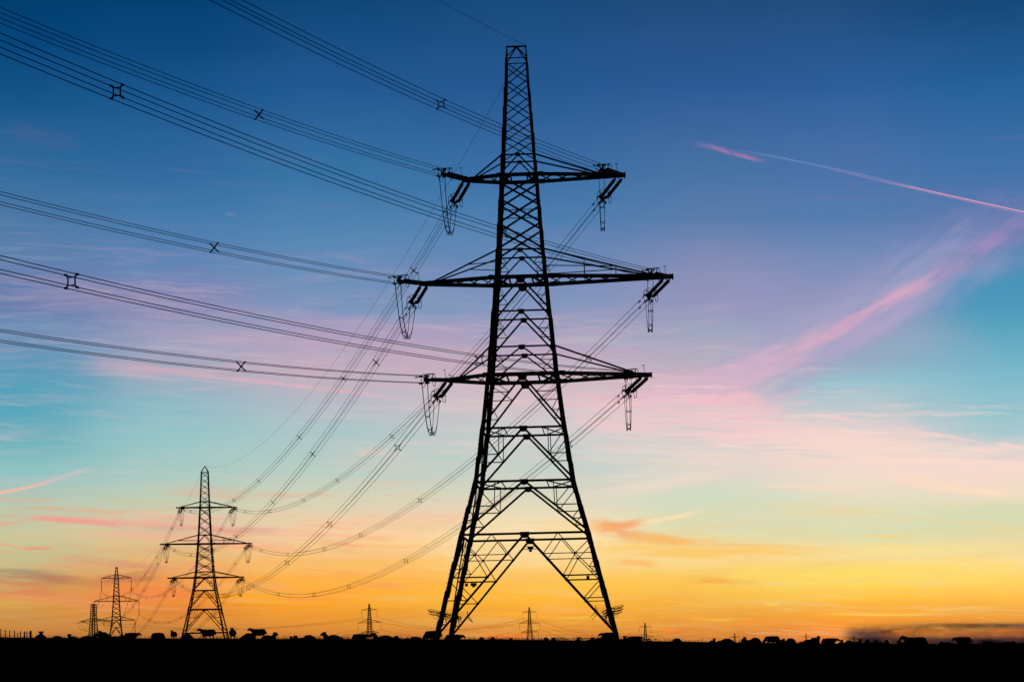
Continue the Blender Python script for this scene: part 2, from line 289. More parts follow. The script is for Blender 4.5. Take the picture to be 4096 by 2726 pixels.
        n.inputs['B'].default_value = (-si/W, co/W, (ca*si-ce*co)/W-bend/W)
        for nm, vv in (('Bend', bend/W), ('Lo', lo), ('Hi', hi), ('Warp', wp), ('Strength', k), ('Color', lin(c))): n.inputs[nm].default_value = vv
        prev = n.outputs[0]
    # feathering: thin gaps and filaments combed through the finished clouds
    ang = R(-3.)
    fx = math_(wt, 'ADD', math_(wt, 'MULTIPLY', az, math.cos(ang)), math_(wt, 'MULTIPLY', el, math.sin(ang))); fy = math_(wt, 'SUBTRACT', math_(wt, 'MULTIPLY', el, math.cos(ang)), math_(wt, 'MULTIPLY', az, math.sin(ang)))
    fyw = math_(wt, 'MULTIPLY_ADD', n_warp, .3, fy)
    fine = fbm(wt, combine(wt, math_(wt, 'MULTIPLY', fx, .30), math_(wt, 'MULTIPLY', fyw, 7.5), 91.), 1., 6., .66)
    broad = fbm(wt, combine(wt, math_(wt, 'MULTIPLY', fx, .16), math_(wt, 'MULTIPLY', fyw, 1.9), 95.), 1., 5., .6)
    comb = math_(wt, 'ADD', math_(wt, 'MULTIPLY', fine, .5), math_(wt, 'MULTIPLY', broad, .5))
    gap = maprange(wt, comb, .50, .38, smooth=True); fil = maprange(wt, comb, .51, .64, smooth=True)
    mid = math_(wt, 'MULTIPLY', maprange(wt, el, 4.0, 5.2, smooth=True), maprange(wt, math_(wt, 'MULTIPLY_ADD', az, .19, el), 9.8, 7.8, smooth=True))
    midr = math_(wt, 'MULTIPLY', mid, maprange(wt, az, -3., 1.5, .35, 1., smooth=True))
    prev = mixcol(wt, math_(wt, 'MULTIPLY', math_(wt, 'MULTIPLY', gap, midr), .42), prev, lin((176, 206, 208)))
    prev = mixcol(wt, math_(wt, 'MULTIPLY', math_(wt, 'MULTIPLY', fil, midr), .45), prev, lin((255, 214, 206)))
    lowr = math_(wt, 'MULTIPLY', maprange(wt, el, 3.9, 2.9, smooth=True), maprange(wt, az, -4., 1., smooth=True))
    prev = mixcol(wt, math_(wt, 'MULTIPLY', math_(wt, 'MULTIPLY', gap, lowr), .34), prev, lin((236, 205, 140)))
    prev = mixcol(wt, math_(wt, 'MULTIPLY', math_(wt, 'MULTIPLY', fil, lowr), .50), prev, lin((255, 200, 74)))
    lowl = math_(wt, 'MULTIPLY', math_(wt, 'MULTIPLY', maprange(wt, el, 4.9, 3.9, smooth=True), maprange(wt, az, 1., -4., smooth=True)), maprange(wt, el, .6, 1.4, smooth=True))
    prev = mixcol(wt, math_(wt, 'MULTIPLY', math_(wt, 'MULTIPLY', fil, lowl), .62), prev, lin((246, 152, 104)))
    prev = mixcol(wt, math_(wt, 'MULTIPLY', math_(wt, 'MULTIPLY', gap, lowl), .30), prev, lin((214, 190, 136)))
    high = math_(wt, 'MULTIPLY', maprange(wt, el, 8.6, 10., smooth=True), maprange(wt, el, 15., 12., smooth=True))
    prev = mixcol(wt, math_(wt, 'MULTIPLY', math_(wt, 'MULTIPLY', fil, high), .10), prev, lin((150, 130, 182)))
    # night side: the afterglow dies away overhead and towards the east
    up = maprange(wt, el, 17.6, 23., 1., .004, smooth=True)
    side = maprange(wt, math_(wt, 'ABSOLUTE', az), 17., 48., 1., .012, smooth=True)
    glow = nd('ShaderNodeBackground', wt); wt.links.new(prev, glow.inputs[0]); wt.links.new(math_(wt, 'MULTIPLY', up, side), glow.inputs[1])
    st = nd('ShaderNodeTexSky', wt); st.sky_type = 'NISHITA'; st.sun_disc = False
    st.sun_elevation = R(0.3); st.sun_rotation = R(13.)
    amb = nd('ShaderNodeBackground', wt); wt.links.new(st.outputs[0], amb.inputs[0]); amb.inputs[1].default_value = .0001
    add = nd('ShaderNodeAddShader', wt); wt.links.new(glow.outputs[0], add.inputs[0]); wt.links.new(amb.outputs[0], add.inputs[1])
    out = nd('ShaderNodeOutputWorld', wt); wt.links.new(add.outputs[0], out.inputs[0])
    world.cycles.sampling_method = 'MANUAL'; world.cycles.sample_map_resolution = 512
build_sky()

# the sun has just gone under the right hand horizon: only a trace of direct light is left
sun = bpy.data.lights.new('sun', 'SUN'); sun.energy = .02; sun.angle = R(.5); sun.color = (1., .62, .36)
so = bpy.data.objects.new('sun', sun); col.objects.link(so)
so.rotation_euler = (R(-89.7), 0, R(-13.+0.))
_d = -Vector((math.sin(R(13.))*math.cos(R(.3)), math.cos(R(13.))*math.cos(R(.3)), math.sin(R(.3))))
so.rotation_euler = _d.to_track_quat('-Z', 'Y').to_euler()

# ---------------------------------------------------------------- helpers
def mat(name, base, rough=.8, spec=.2, scale=8., vary=.35, metal=0.):
    m = bpy.data.materials.new(name); m.use_nodes = True
    t = m.node_tree; b = t.nodes['Principled BSDF']
    b.inputs['Roughness'].default_value = rough; b.inputs['Specular IOR Level'].default_value = spec; b.inputs['Metallic'].default_value = metal
    tc = t.nodes.new('ShaderNodeTexCoord')
    f = fbm(t, tc.outputs['Object'], scale, 4., .6)
    lo = tuple(v*(1-vary) for v in base)+(1.,); hi = tuple(v*(1+vary) for v in base)+(1.,)
    t.links.new(mixcol(t, f, lo, hi), b.inputs['Base Color'])
    return m
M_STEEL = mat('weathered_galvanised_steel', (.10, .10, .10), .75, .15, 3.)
M_ALU = mat('dulled_aluminium', (.07, .07, .07), .7, .15, 5.)
M_GLASS = mat('dark_glazed_insulator', (.06, .05, .05), .45, .3, 6.)
M_PLATE = mat('painted_sign_plate', (.16, .15, .12), .6, .2, 4.)
M_WOOL = mat('sheep_wool', (.16, .145, .13), .95, .05, 22., .3)
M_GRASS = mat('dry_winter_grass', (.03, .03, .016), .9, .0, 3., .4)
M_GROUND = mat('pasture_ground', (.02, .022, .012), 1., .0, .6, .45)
M_WOOD = mat('weathered_fence_wood', (.12, .10, .08), .9, .05, 9.)
M_LEAF = mat('bare_hedge_foliage', (.045, .05, .03), .95, .03, .3, .4)

class MB:
    """collects boxes, bars, tubes and plates for one mesh"""
    def __init__(self): self.v = []; self.f = []
    def box8(self, c):
        o = len(self.v); self.v += c
        self.f += [(o, o+1, o+2, o+3), (o+7, o+6, o+5, o+4), (o, o+4, o+5, o+1), (o+1, o+5, o+6, o+2), (o+2, o+6, o+7, o+3), (o+3, o+7, o+4, o)]
    def bar(self, p, q, w, h=None, up=(0, 0, 1), w2=None, h2=None):
        p, q = Vector(p), Vector(q); d = q-p
        if d.length < 1e-6: return
        d.normalize(); up = Vector(up)
        if abs(d.dot(up)) > .98: up = Vector((0, 1, 0))
        s = d.cross(up).normalized(); t = s.cross(d).normalized()
        h = w if h is None else h; w2 = w if w2 is None else w2; h2 = h if h2 is None else h2
        c = []
        for P, W, H in ((p, w, h), (q, w2, h2)):
            for a, b in ((-1, -1), (1, -1), (1, 1), (-1, 1)): c.append(tuple(P+s*(a*W/2)+t*(b*H/2)))
        self.box8(c)
    def angle(self, p, q, w, t, ox, oy):
        """rolled angle section: two flanges from the heel line p-q, along ox and along oy"""
        p, q, ox, oy = Vector(p), Vector(q), Vector(ox), Vector(oy)
        for A, B in ((ox, oy), (oy, ox)):
            c = []
            for P in (p, q):
                c += [tuple(P), tuple(P+A*w), tuple(P+A*w+B*t), tuple(P+B*t)]
            self.box8(c)
    def tube(self, pts, r, n=6, close=False):
        pts = [Vector(p) for p in pts]; m = len(pts)
        rr = r if isinstance(r, (list, tuple)) else [r]*m
        o = len(self.v); prev = None
        for i, p in enumerate(pts):
            a = pts[(i-1) % m] if (close or i > 0) else p; b = pts[(i+1) % m] if (close or i < m-1) else p
            d = (b-a).normalized()
            if prev is None:
                up = Vector((0, 0, 1)) if abs(d.z) < .95 else Vector((1, 0, 0))
                s = d.cross(up).normalized()
            else:
                s = (prev-d*prev.dot(d)); s = s.normalized() if s.length > 1e-6 else d.orthogonal().normalized()
            prev = s; t = d.cross(s)
            for k in range(n):
                g = 2*math.pi*k/n; self.v.append(tuple(p+(s*math.cos(g)+t*math.sin(g))*rr[i]))
        for i in range(m if close else m-1):
            j = (i+1) % m
            for k in range(n):
                self.f.append((o+i*n+k, o+i*n+(k+1) % n, o+j*n+(k+1) % n, o+j*n+k))
        if not close:
            self.f.append(tuple(o+k for k in reversed(range(n)))); self.f.append(tuple(o+(m-1)*n+k for k in range(n)))
    def lathe(self, p, d, prof, n=14):
        """profile of (distance along d, radius)"""
        p, d = Vector(p), Vector(d).normalized()
        self.tube([p+d*a for a, r in prof], [r for a, r in prof], n)
    def plate(self, pts, nrm, t):
        nrm = Vector(nrm).normalized()*(t/2); o = len(self.v); n = len(pts)
        self.v += [tuple(Vector(p)+nrm) for p in pts]+[tuple(Vector(p)-nrm) for p in pts]
        self.f.append(tuple(range(o, o+n))); self.f.append(tuple(reversed(range(o+n, o+2*n))))
        for i in range(n):
            j = (i+1) % n; self.f.append((o+i, o+n+i, o+n+j, o+j))
    def ring(self, c, a, b, r, n=20, m=5, arc=(0, 1)):
        c, a, b = Vector(c), Vector(a), Vector(b); full = arc == (0, 1)
        k = n if full else n+1
        self.tube([c+a*math.cos(2*math.pi*(arc[0]+(arc[1]-arc[0])*i/n))+b*math.sin(2*math.pi*(arc[0]+(arc[1]-arc[0])*i/n)) for i in range(k)], r, m, close=full)
    def mesh(self, name, m):
        me = bpy.data.meshes.new(name); me.from_pydata(self.v, [], self.f); me.materials.append(m); me.update()
        bm = bmesh.new(); bm.from_mesh(me); bmesh.ops.recalc_face_normals(bm, faces=bm.faces); bm.to_mesh(me); bm.free()
        return me
    def build(self, name, m, parent=None):
        o = bpy.data.objects.new(name, self.mesh(name, m)); col.objects.link(o)
        if parent is not None: o.parent = parent
        return o
def tag(o, label=None, cat=None, group=None, kind=None):
    for k, v in (('label', label), ('category', cat), ('group', group), ('kind', kind)):
        if v: o[k] = v
    return o
def empty(name, loc=(0, 0, 0), rz=0.):
    o = bpy.data.objects.new(name, None); col.objects.link(o); o.location = loc; o.rotation_euler = (0, 0, rz); o.empty_display_size = .2
    return o
def copy_tree(o, parent=None):
    c = o.copy(); col.objects.link(c); c.parent = parent
    for ch in list(o.children): copy_tree(ch, c)
    return c

# ---------------------------------------------------------------- ground
CREST = [(-45.,1.6),(-29.25,1.208),(-15.14,.847),(-1.04,.501),(11.63,.074),(20.07,-.22),(28.45,-.47),(45.,-.9)]
def lerp_tab(tab, x):
    if x <= tab[0][0]: return tab[0][1]
    for (a,b),(c,d) in zip(tab, tab[1:]):
        if x <= c: return b+(d-b)*(x-a)/(c-a)
    return tab[-1][1]
def sm(a,b,x):
    t=min(1.,max(0.,(x-a)/(b-a))); return t*t*(3-2*t)
def terrain(x, y):
    """height of the ground relative to the camera's eye: a field rising to a low bank, then marsh falling away"""
    zc=lerp_tab(CREST, x*120./max(100.,min(y,190.)) if y>0 else 0.)
    far=lerp_tab([(190.,-.0),(340.,-3.6),(600.,-4.6),(1680.,-4.8),(1900.,-16.5),(2190.,-26.5),(2700.,-30.5)], max(y,190.))
    w=sm(185.,330.,y)
    bank=-1.65+(zc+1.65)*sm(42.,122.,y)-.0022*max(0.,y-124.)*(y<330)
    z=bank*(1-w)+far*w
    if y>3000.: z+= 17.*sm(3100.,3500.,y)*sm(300.,650.,x)*(1-sm(3700.,4300.,y))
    r2=x*x+y*y
    if r2>1e6: z-= r2/(2*6.37e6)
    return z

def build_ground():
    ys = [-3000, -600, -120, -30, 0, 15, 30, 40]+[42+1.6*i for i in range(60)]+[140+6*i for i in range(36)]
    y = 360.
    while y < 60000: ys.append(y); y *= 1.09
    vs, fs = [], []
    cols_ = [i/30. for i in range(-30, 31)]
    for yy in ys:
        half = max(60., abs(yy)*.75) if yy < 800 else yy*.75
        for c in cols_:
            xx = c*half
            zz = terrain(xx, yy)
            if 60 < yy < 190: zz += .035*(mnoise.noise(Vector((xx*.25, yy*.25, 0))))*sm(60, 80, yy)
            vs.append((xx, yy, zz))
    n = len(cols_)
    for j in range(len(ys)-1):
        for i in range(n-1): fs.append((j*n+i, j*n+i+1, (j+1)*n+i+1, (j+1)*n+i))
    me = bpy.data.meshes.new('ground'); me.from_pydata(vs, [], fs); me.materials.append(M_GROUND)
    for p in me.polygons: p.use_smooth = True
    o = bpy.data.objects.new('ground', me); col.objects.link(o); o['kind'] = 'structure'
build_ground()

# ---------------------------------------------------------------- lattice pylons
def lv(a, b, t): return Vector(a)+(Vector(b)-Vector(a))*t
class Tower:
    """levels: list of (z, half width); everything in the pylon's own frame: x along the arms, y along the line away from the camera"""
    def __init__(self, root, legs, zb, detail=1.):
        self.root = root; self.legs = legs; self.zb = zb; self.k = detail
        self.faces = [MB() for _ in range(4)]
    def a(self, z):
        L = self.legs
        for (z0, a0), (z1, a1) in zip(L, L[1:]):
            if z0 >= z >= z1: return a0+(a1-a0)*(z0-z)/(z0-z1)
        return L[-1][1] if z < L[-1][0] else L[0][1]
    def corner(self, sx, sy, z): a = self.a(z); return Vector((sx*a, sy*a, z-self.zb))
    FACES = [((-1, -1), (1, -1)), ((1, 1), (-1, 1)), ((-1, 1), (-1, -1)), ((1, -1), (1, 1))]
    def fp(self, fi, s, z):
        """point on face fi: s from -1 (first leg) to 1 (second leg)"""
        A, B = self.FACES[fi]; return lv(self.corner(*A, z), self.corner(*B, z), (s+1)/2)
    def n(self, fi): return [(0, -1, 0), (0, 1, 0), (-1, 0, 0), (1, 0, 0)][fi]
    def member(self, fi, p, q, w): self.faces[fi].bar(p, q, w, w*.6, up=self.n(fi))
    def X(self, z0, z1, w, mid=0.):
        for fi in range(4):
            self.member(fi, self.fp(fi, -1, z0), self.fp(fi, 1, z1), w)
            off = Vector(self.n(fi))*(-w*.7)
            self.member(fi, self.fp(fi, 1, z0)+off, self.fp(fi, -1, z1)+off, w)
            if mid:
                zm = z0+(z1-z0)*self.a(z0)/(self.a(z0)+self.a(z1)); self.member(fi, self.fp(fi, -1, zm), self.fp(fi, 1, zm), mid)
    def V(self, z0, z1, w, reds=(), rw=.06, hang=False, gus=.3):
        """inverted V from the middle of z0 to the legs at z1; reds: heights (fractions) of the secondary struts"""
        for fi in range(4):
            ap = self.fp(fi, 0, z0)
            if gus:
                g = gus*.75; nn = Vector(self.n(fi)); ax = (self.fp(fi, 1, z0)-self.fp(fi, -1, z0)).normalized()
                up = Vector((0, 0, 1)); c = ap+nn*.02
                self.faces[fi].plate([c-ax*g*.9+up*.12, c+ax*g*.9+up*.12, c+ax*g*.9-up*g*.35, c+ax*g*.5-up*g, c-ax*g*.5-up*g, c-ax*g*.9-up*g*.35], nn, .03)
            for s in (-1, 1):
                ft = self.fp(fi, s, z1); self.member(fi, ap, ft, w)
                def leg(t): return self.fp(fi, s, z0+(z1-z0)*t)
                def vee(t): return lv(ap, ft, t)
                last = 0.
                for t in reds:
                    self.member(fi, leg(t), vee(t), rw); self.member(fi, leg(last+.02), vee(t), rw*.85); last = t
                if hang and reds: self.member(fi, lv(self.fp(fi, s, z0), ap, .42), vee(reds[0]), rw*.85)
    def legspanel(self, z0, z1, w, rw):
        """tall bottom panel with its subdivided struts"""
        for fi in range(4):
            ap = self.fp(fi, 0, z0); nn = Vector(self.n(fi)); ax = (self.fp(fi, 1, z0)-self.fp(fi, -1, z0)).normalized(); up = Vector((0, 0, 1)); c = ap+nn*.03
            self.faces[fi].plate([c-ax*.34+up*.12, c+ax*.34+up*.12, c+ax*.34-up*.1, c+ax*.2-up*.32, c-ax*.2-up*.32, c-ax*.34-up*.1], nn, .04)
            for s in (-1, 1):
                ft = self.fp(fi, s, z1)
                leg = lambda t: self.fp(fi, s, z0+(z1-z0)*t)
                vee = lambda t: lv(ap, ft, t)
                mb = lambda p, q, ww: self.member(fi, p, q, ww)
                mb(ap, ft, w)
                bq = lv(self.fp(fi, s, z0), ap, .49)
                N = lv(leg(.2), vee(.2), .38)
                mb(leg(.2), vee(.2), rw); mb(bq, vee(.2), rw); mb(bq, N, rw); mb(N, leg(.47), rw)
                mb(leg(.05), N, rw); mb(N, vee(.415), rw)
                Mp = lv(N, leg(.47), .5); zt = (Mp.z+self.zb-z0)/(z1-z0)
                mb(Mp, leg(zt), rw); mb(Mp, leg(max(.22, zt-.1)), rw*.8)
                mb(leg(.415), vee(.415), rw*1.7)
                for t0, t1 in ((.44, .635), (.665, .86), (.875, .93), (.935, .966)):
                    mb(leg(t1), vee(t1), rw*1.1); mb(leg(t0), vee(t1), rw)
                for P in (N, vee(.2), vee(.415), vee(.635)):
                    self.faces[fi].plate([P-ax*.1-up*.08, P+ax*.1-up*.08, P+ax*.1+up*.08, P-ax*.1+up*.08], nn, .02)
    def build_faces(self):
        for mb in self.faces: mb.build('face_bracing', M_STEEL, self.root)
    def belt(self, z, w, plan=True, name='horizontal_frame'):
        mb = MB()
        for fi in range(4): mb.bar(self.fp(fi, -1, z), self.fp(fi, 1, z), w*.7, w, up=(0, 0, 1))
        if plan:
            for s in (-1, 1):
                for q in (-1, 1):
                    a = self.corner(s, q, z); b = self.fp(0, s*.45, z) if q > 0 else Vector((self.a(z)*s*.45, self.a(z), z-self.zb))
                    mb.bar(a-Vector((0, 0, .04)), b-Vector((0, 0, .04)), w*.45)
            A = self.a(z)
            for s in (-1, 1): mb.bar((s*A*.45, -A, z-self.zb-.05), (s*A*.45, A, z-self.zb-.05), w*.4)
        return mb.build(name, M_STEEL, self.root)
    def build_legs(self, zlo, w_lo, w_hi, steps=True, joints=()):
        ztop = self.legs[0][0]
        for sx in (-1, 1):
            for sy in (-1, 1):
                mb = MB(); zs = sorted(set([z for z, _ in self.legs if z > zlo]+[zlo]+list(joints)), reverse=True)
                for z0, z1 in zip(zs, zs[1:]):
                    w = w_hi+(w_lo-w_hi)*((ztop-z1)/(ztop-zlo))**.7
                    off = Vector((sx, sy, 0))*(.035 if steps else 0.)
                    mb.angle(self.corner(sx, sy, z0)+off*1.6+Vector((sx, sy, 0))*.02, self.corner(sx, sy, z1)+off*.4, w, w*.22, (-sx, 0, 0), (0, -sy, 0))
                if steps:
                    # splice plates and climbing bolts on the heel of the angle
                    for z0 in zs[1:-1]:
                        w = w_hi+(w_lo-w_hi)*((ztop-z0)/(ztop-zlo))**.7; p = self.corner(sx, sy, z0-.45)+Vector((sx, sy, 0))*.05; q = self.corner(sx, sy, z0+.12)+Vector((sx, sy, 0))*.05
                        mb.angle(q, p, w*1.15, w*.2, (-sx, 0, 0), (0, -sy, 0))
                    if sy < 0:
                        rr = [(.7, 2.1), (4.3, 6.4), (8.6, 11.4), (14.2, 15.2)] if sx < 0 else [(z_, z_+.2) for z_ in (3.1, 4.4, 5.8, 7.2, 8.9, 10.6, 36.8, 38.4, 39.9, 41.4)]
                        for za, zb_ in rr:
                            z = za
                            while z < zb_: p = self.corner(sx, sy, z); mb.bar(p, p+Vector((sx*.13, -.02, 0)), .024); z += .3
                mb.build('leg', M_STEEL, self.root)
    def arm(self, s, zc, zt, ut, w, tw, hang=(), rail=False, gap=.16, tie_in=.8, lat=6, plate=True):
        """one crossarm: two bottom chords, two ties, cross lattice between the chords, plate at the tip"""
        mb = MB(); ac, at_ = self.a(zc), self.a(zt); Z = zc-self.zb; ZT = zt-self.zb
        tip = Vector((s*ut, 0, Z))
        B = {q: Vector((s*ac, q*ac, Z)) for q in (-1, 1)}; E = {q: Vector((s*ut, q*gap, Z)) for q in (-1, 1)}
        Tt = {q: Vector((s*(ut-tie_in), q*(gap+.08), Z+w*.5)) for q in (-1, 1)}; Tb = {q: Vector((s*at_, q*at_, ZT)) for q in (-1, 1)}
        for q in (-1, 1):
            mb.bar(B[q], E[q], w*.75, w, up=(0, 0, 1))
            mb.bar(Tb[q], Tt[q], tw*.7, tw, up=(0, 0, 1))
            for h in hang:
                c = lv(B[q], E[q], h); tt = (abs(c.x)-at_)/((ut-tie_in)-at_); t = lv(Tb[q], Tt[q], tt); mb.bar(c, t, tw*.5) if not (rail and s < 0) else None
                if rail and h == hang[-1]:
                    zr = t.z+self.zb; mb.bar((s*self.a(zr), q*self.a(zr), t.z), t, tw*.55)
        for i in range(lat):
            t0, t1 = i/lat*.9, (i+1)/lat*.9
            mb.bar(lv(B[-1], E[-1], t0), lv(B[1], E[1], t1), tw*.55); mb.bar(lv(B[1], E[1], t0)-Vector((0, 0, .05)), lv(B[-1], E[-1], t1)-Vector((0, 0, .05)), tw*.55)
        if plate:
            mb.bar(tip-Vector((0, gap*1.5, 0)), tip+Vector((0, gap*1.5, 0)), .10, w*1.25, up=(0, 0, 1))
            for q in (-1, 1):
                mb.bar((s*(ut-.02), q*gap, Z-w*.5), (s*(ut-.02), q*gap, Z-w*.5-.12), .06); mb.bar((s*(ut-.5), q*gap, Z-w*.5), (s*(ut-.5), q*gap, Z-w*.5-.12), .06)
            for u in (ac+.25, ):
                for q in (-1, 1):
                    P = lv(B[q], E[q], .02); mb.bar(P+Vector((0, 0, .02)), lv(B[q], E[q], .075)+Vector((0, 0, .02)), w, w*1.25)
        return mb.build('crossarm', M_STEEL, self.root)

# ---- the tall angle pylon in front
MX, MY, MPSI, MZB = .806, 153.38, .0454, .35
def build_main_pylon():
    root = empty('electricity_pylon', (MX, MY, MZB), -MPSI)
    tag(root, 'tall steel lattice electricity pylon towering over the field, largest and nearest of all', 'pylon')
    legs = [(43.54, .761), (36.06, 1.227), (34.52, 1.334), (28.84, 1.717), (26.79, 1.878), (24.24, 2.109), (21.59, 2.358), (19.54, 2.541), (15.63, 3.03), (11.76, 3.579), (7.97, 4.579), (MZB, 6.46)]
    T = Tower(root, legs, MZB)
    T.build_legs(MZB, .37, .125, True, joints=(41.2, 39.7, 38.2, 32.6, 30.8, 13.5, 9.9, 6., 4., 2.))
    for z0, z1 in zip((43.2, 41.9, 40.5, 39.05, 37.6), (41.9, 40.5, 39.05, 37.6, 36.15)): T.X(z0, z1, .075)
    T.V(36.06, 34.6, .10, gus=.22)
    T.X(34.4, 32.73, .14); T.X(32.73, 30.86, .14, .06); T.X(30.86, 28.9, .14)
    T.V(28.84, 26.9, .10, (.53,), .055, gus=.3)
    T.V(26.7, 24.3, .13, (.55,), .055, gus=.5)
    T.V(24.24, 21.65, .13, (.52,), .06, gus=.34)
    T.V(21.59, 19.6, .11, (.52,), .06, gus=.34)
    T.V(19.45, 15.7, .14, (.32, .69), .065, gus=.5)
    T.V(15.63, 11.8, .15, (.5,), .075, True, gus=.42)
    T.V(11.76, 8.0, .15, (.47, .74), .075, True, gus=.4)
    T.legspanel(7.97, MZB+.35, .15, .062)
    T.build_faces()
    for z, w, pl in ((43.54, .07, False), (36.06, .11, False), (34.52, .26, True), (28.84, .12, False), (26.79, .28, True), (24.24, .12, False), (21.59, .12, False), (19.54, .28, True), (15.63, .15, True), (11.76, .16, True), (7.97, .16, False)):
        T.belt(z, w, pl)
    # flat-topped peak that carries the earth wire
    mb = MB(); zt = 44.63-MZB; zr = 43.54-MZB; a = .761
    mb.bar((-.76, 0, zt), (.76, 0, zt), .10, .11)
    for s in (-1, 1):
        for q in (-1, 1):
            mb.bar((s*.71, 0, zt), (s*a, q*a, zr), .085); mb.bar((0, 0, zt-.04), (s*a*.98, q*a, zr+.1), .07)
    mb.bar((.73, 0, zt), (.73, 0, zt+.14), .05); mb.bar((-.2, 0, zt-.08), (.2, 0, zt-.08), .05, .2)
    mb.build('earthwire_peak', M_STEEL, root)
    T.arm(-1, 34.52, 36.06, 4.24, .25, .105, (), tie_in=.9, lat=3); T.arm(1, 34.52, 36.06, 7.85, .25, .115, (.55,), tie_in=1.9, lat=5)
    T.arm(-1, 26.79, 28.84, 7.53, .27, .105, (.36,), True, tie_in=1.1, lat=5); T.arm(1, 26.79, 28.84, 11.14, .27, .115, (.30, .55), True, tie_in=1.5, lat=7)
    T.arm(-1, 19.55, 21.59, 5.76, .26, .105, (), tie_in=1.0, lat=3); T.arm(1, 19.55, 21.59, 9.35, .26, .12, (), tie_in=1.2, lat=5)
    # hanging plates on the lower struts
    def plate(name, c, w, h, c2=None):
        m = MB(); m.bar((c[0]-w/2, c[1], c[2]), (c[0]+w/2, c[1], c[2]), .02, h, up=(0, 0, 1))
        if c2: m.bar((c2[0]-c2[2]/2, c[1]-.003, c2[1]), (c2[0]+c2[2]/2, c[1]-.003, c2[1]), .02, c2[3], up=(0, 0, 1))
        for s in (-.4, .4): m.bar((c[0]+s*w, c[1], c[2]+h/2), (c[0]+s*w, c[1], c[2]+h/2+.16), .02)
        return m.build(name, M_PLATE, root)
    ya = 4.72
    plate('number_plate', (.02, ya, 7.36-MZB), .46, .20, (.02, 7.17-MZB, .22, .18))
    fr = MB(); fr.bar((-.36, ya+.02, 7.47-MZB), (.40, ya+.02, 7.47-MZB), .045); fr.bar((-.52, ya+.02, 7.29-MZB), (.56, ya+.02, 7.29-MZB), .045); fr.build('plate_rail', M_STEEL, root)
    plate('number_plate', (-4.86, 5.28, 4.75-MZB), .22, .22); plate('warning_plate', (-4.32, 5.28, 4.78-MZB), .46, .21, (-4.32, 4.62-MZB, .22, .11))
    plate('number_plate', (4.25, 5.28, 5.1-MZB), .23, .26)
    # barbed anti-climbing guards round every leg and strut
    for sx in (-1, 1):
        for sy in (-1, 1):
            g = MB(); z = 2.55; c = T.corner(sx, sy, z)
            for ox, oy, tl in ((sx*.82, 0, .20), (0, sy*.8, -.08), (-sx*.6, 0, -.30)):
                d = Vector((ox, oy, 0)); p = Vector((-oy, ox, 0)); u = Vector((0, 0, 1))
                for zz, sc in ((0, 1.), (-.2, .92)):
                    C = c+d*.55*sc+u*(zz+tl*.5); A = d*.55*sc+u*tl*.4; B_ = p*.30+u*.09
                    g.ring(C, A, B_, .018, 18, 5)
                    for k in range(4): g.bar(C-A*(.9-.5*k)-B_*.8, C-A*(.9-.5*k)+B_*.8, .018)
                g.bar(c, c+d*1.0+u*tl*.7, .045); g.bar(c-u*.2, c+d*.9+u*(tl*.6-.2), .04)
                g.ring(c+d*.35-u*.22, d*.28, u*.22, .012, 16, 4, (.5, 1.))
            # loop on the strut
            P = lv(T.fp(0 if sy < 0 else 1, 0, 7.97), T.corner(sx, sy, MZB+.35), .765)
            d = Vector((-sx*.34, 0, -.36))
            g.ring(P+d*.55, d*.62, Vector((.08*sx, .28, .1)), .016, 18, 5); g.ring(P+d*.5, d*.5, Vector((.05, .16, .05)), .014, 16, 5)
            g.bar(P, P+Vector((-sx*.02, 0, .42)), .05)
            for k in range(5):
                zz = P.z+.38-.11*k; g.bar((P.x, P.y, zz), (c.x+sx*-.1, c.y, zz-.05+.05*k), .011)
            g.build('anti_climbing_guard', M_STEEL, root)
    # stub foundations
    for sx in (-1, 1):
        for sy in (-1, 1):
            f = MB(); c = T.corner(sx, sy, MZB); f.bar(c+Vector((0, 0, -.5)), c+Vector((0, 0, .12)), .7, .7, w2=.55, h2=.55); f.build('footing', M_PLATE, root)
    return root, T
main_root, main_T = build_main_pylon()

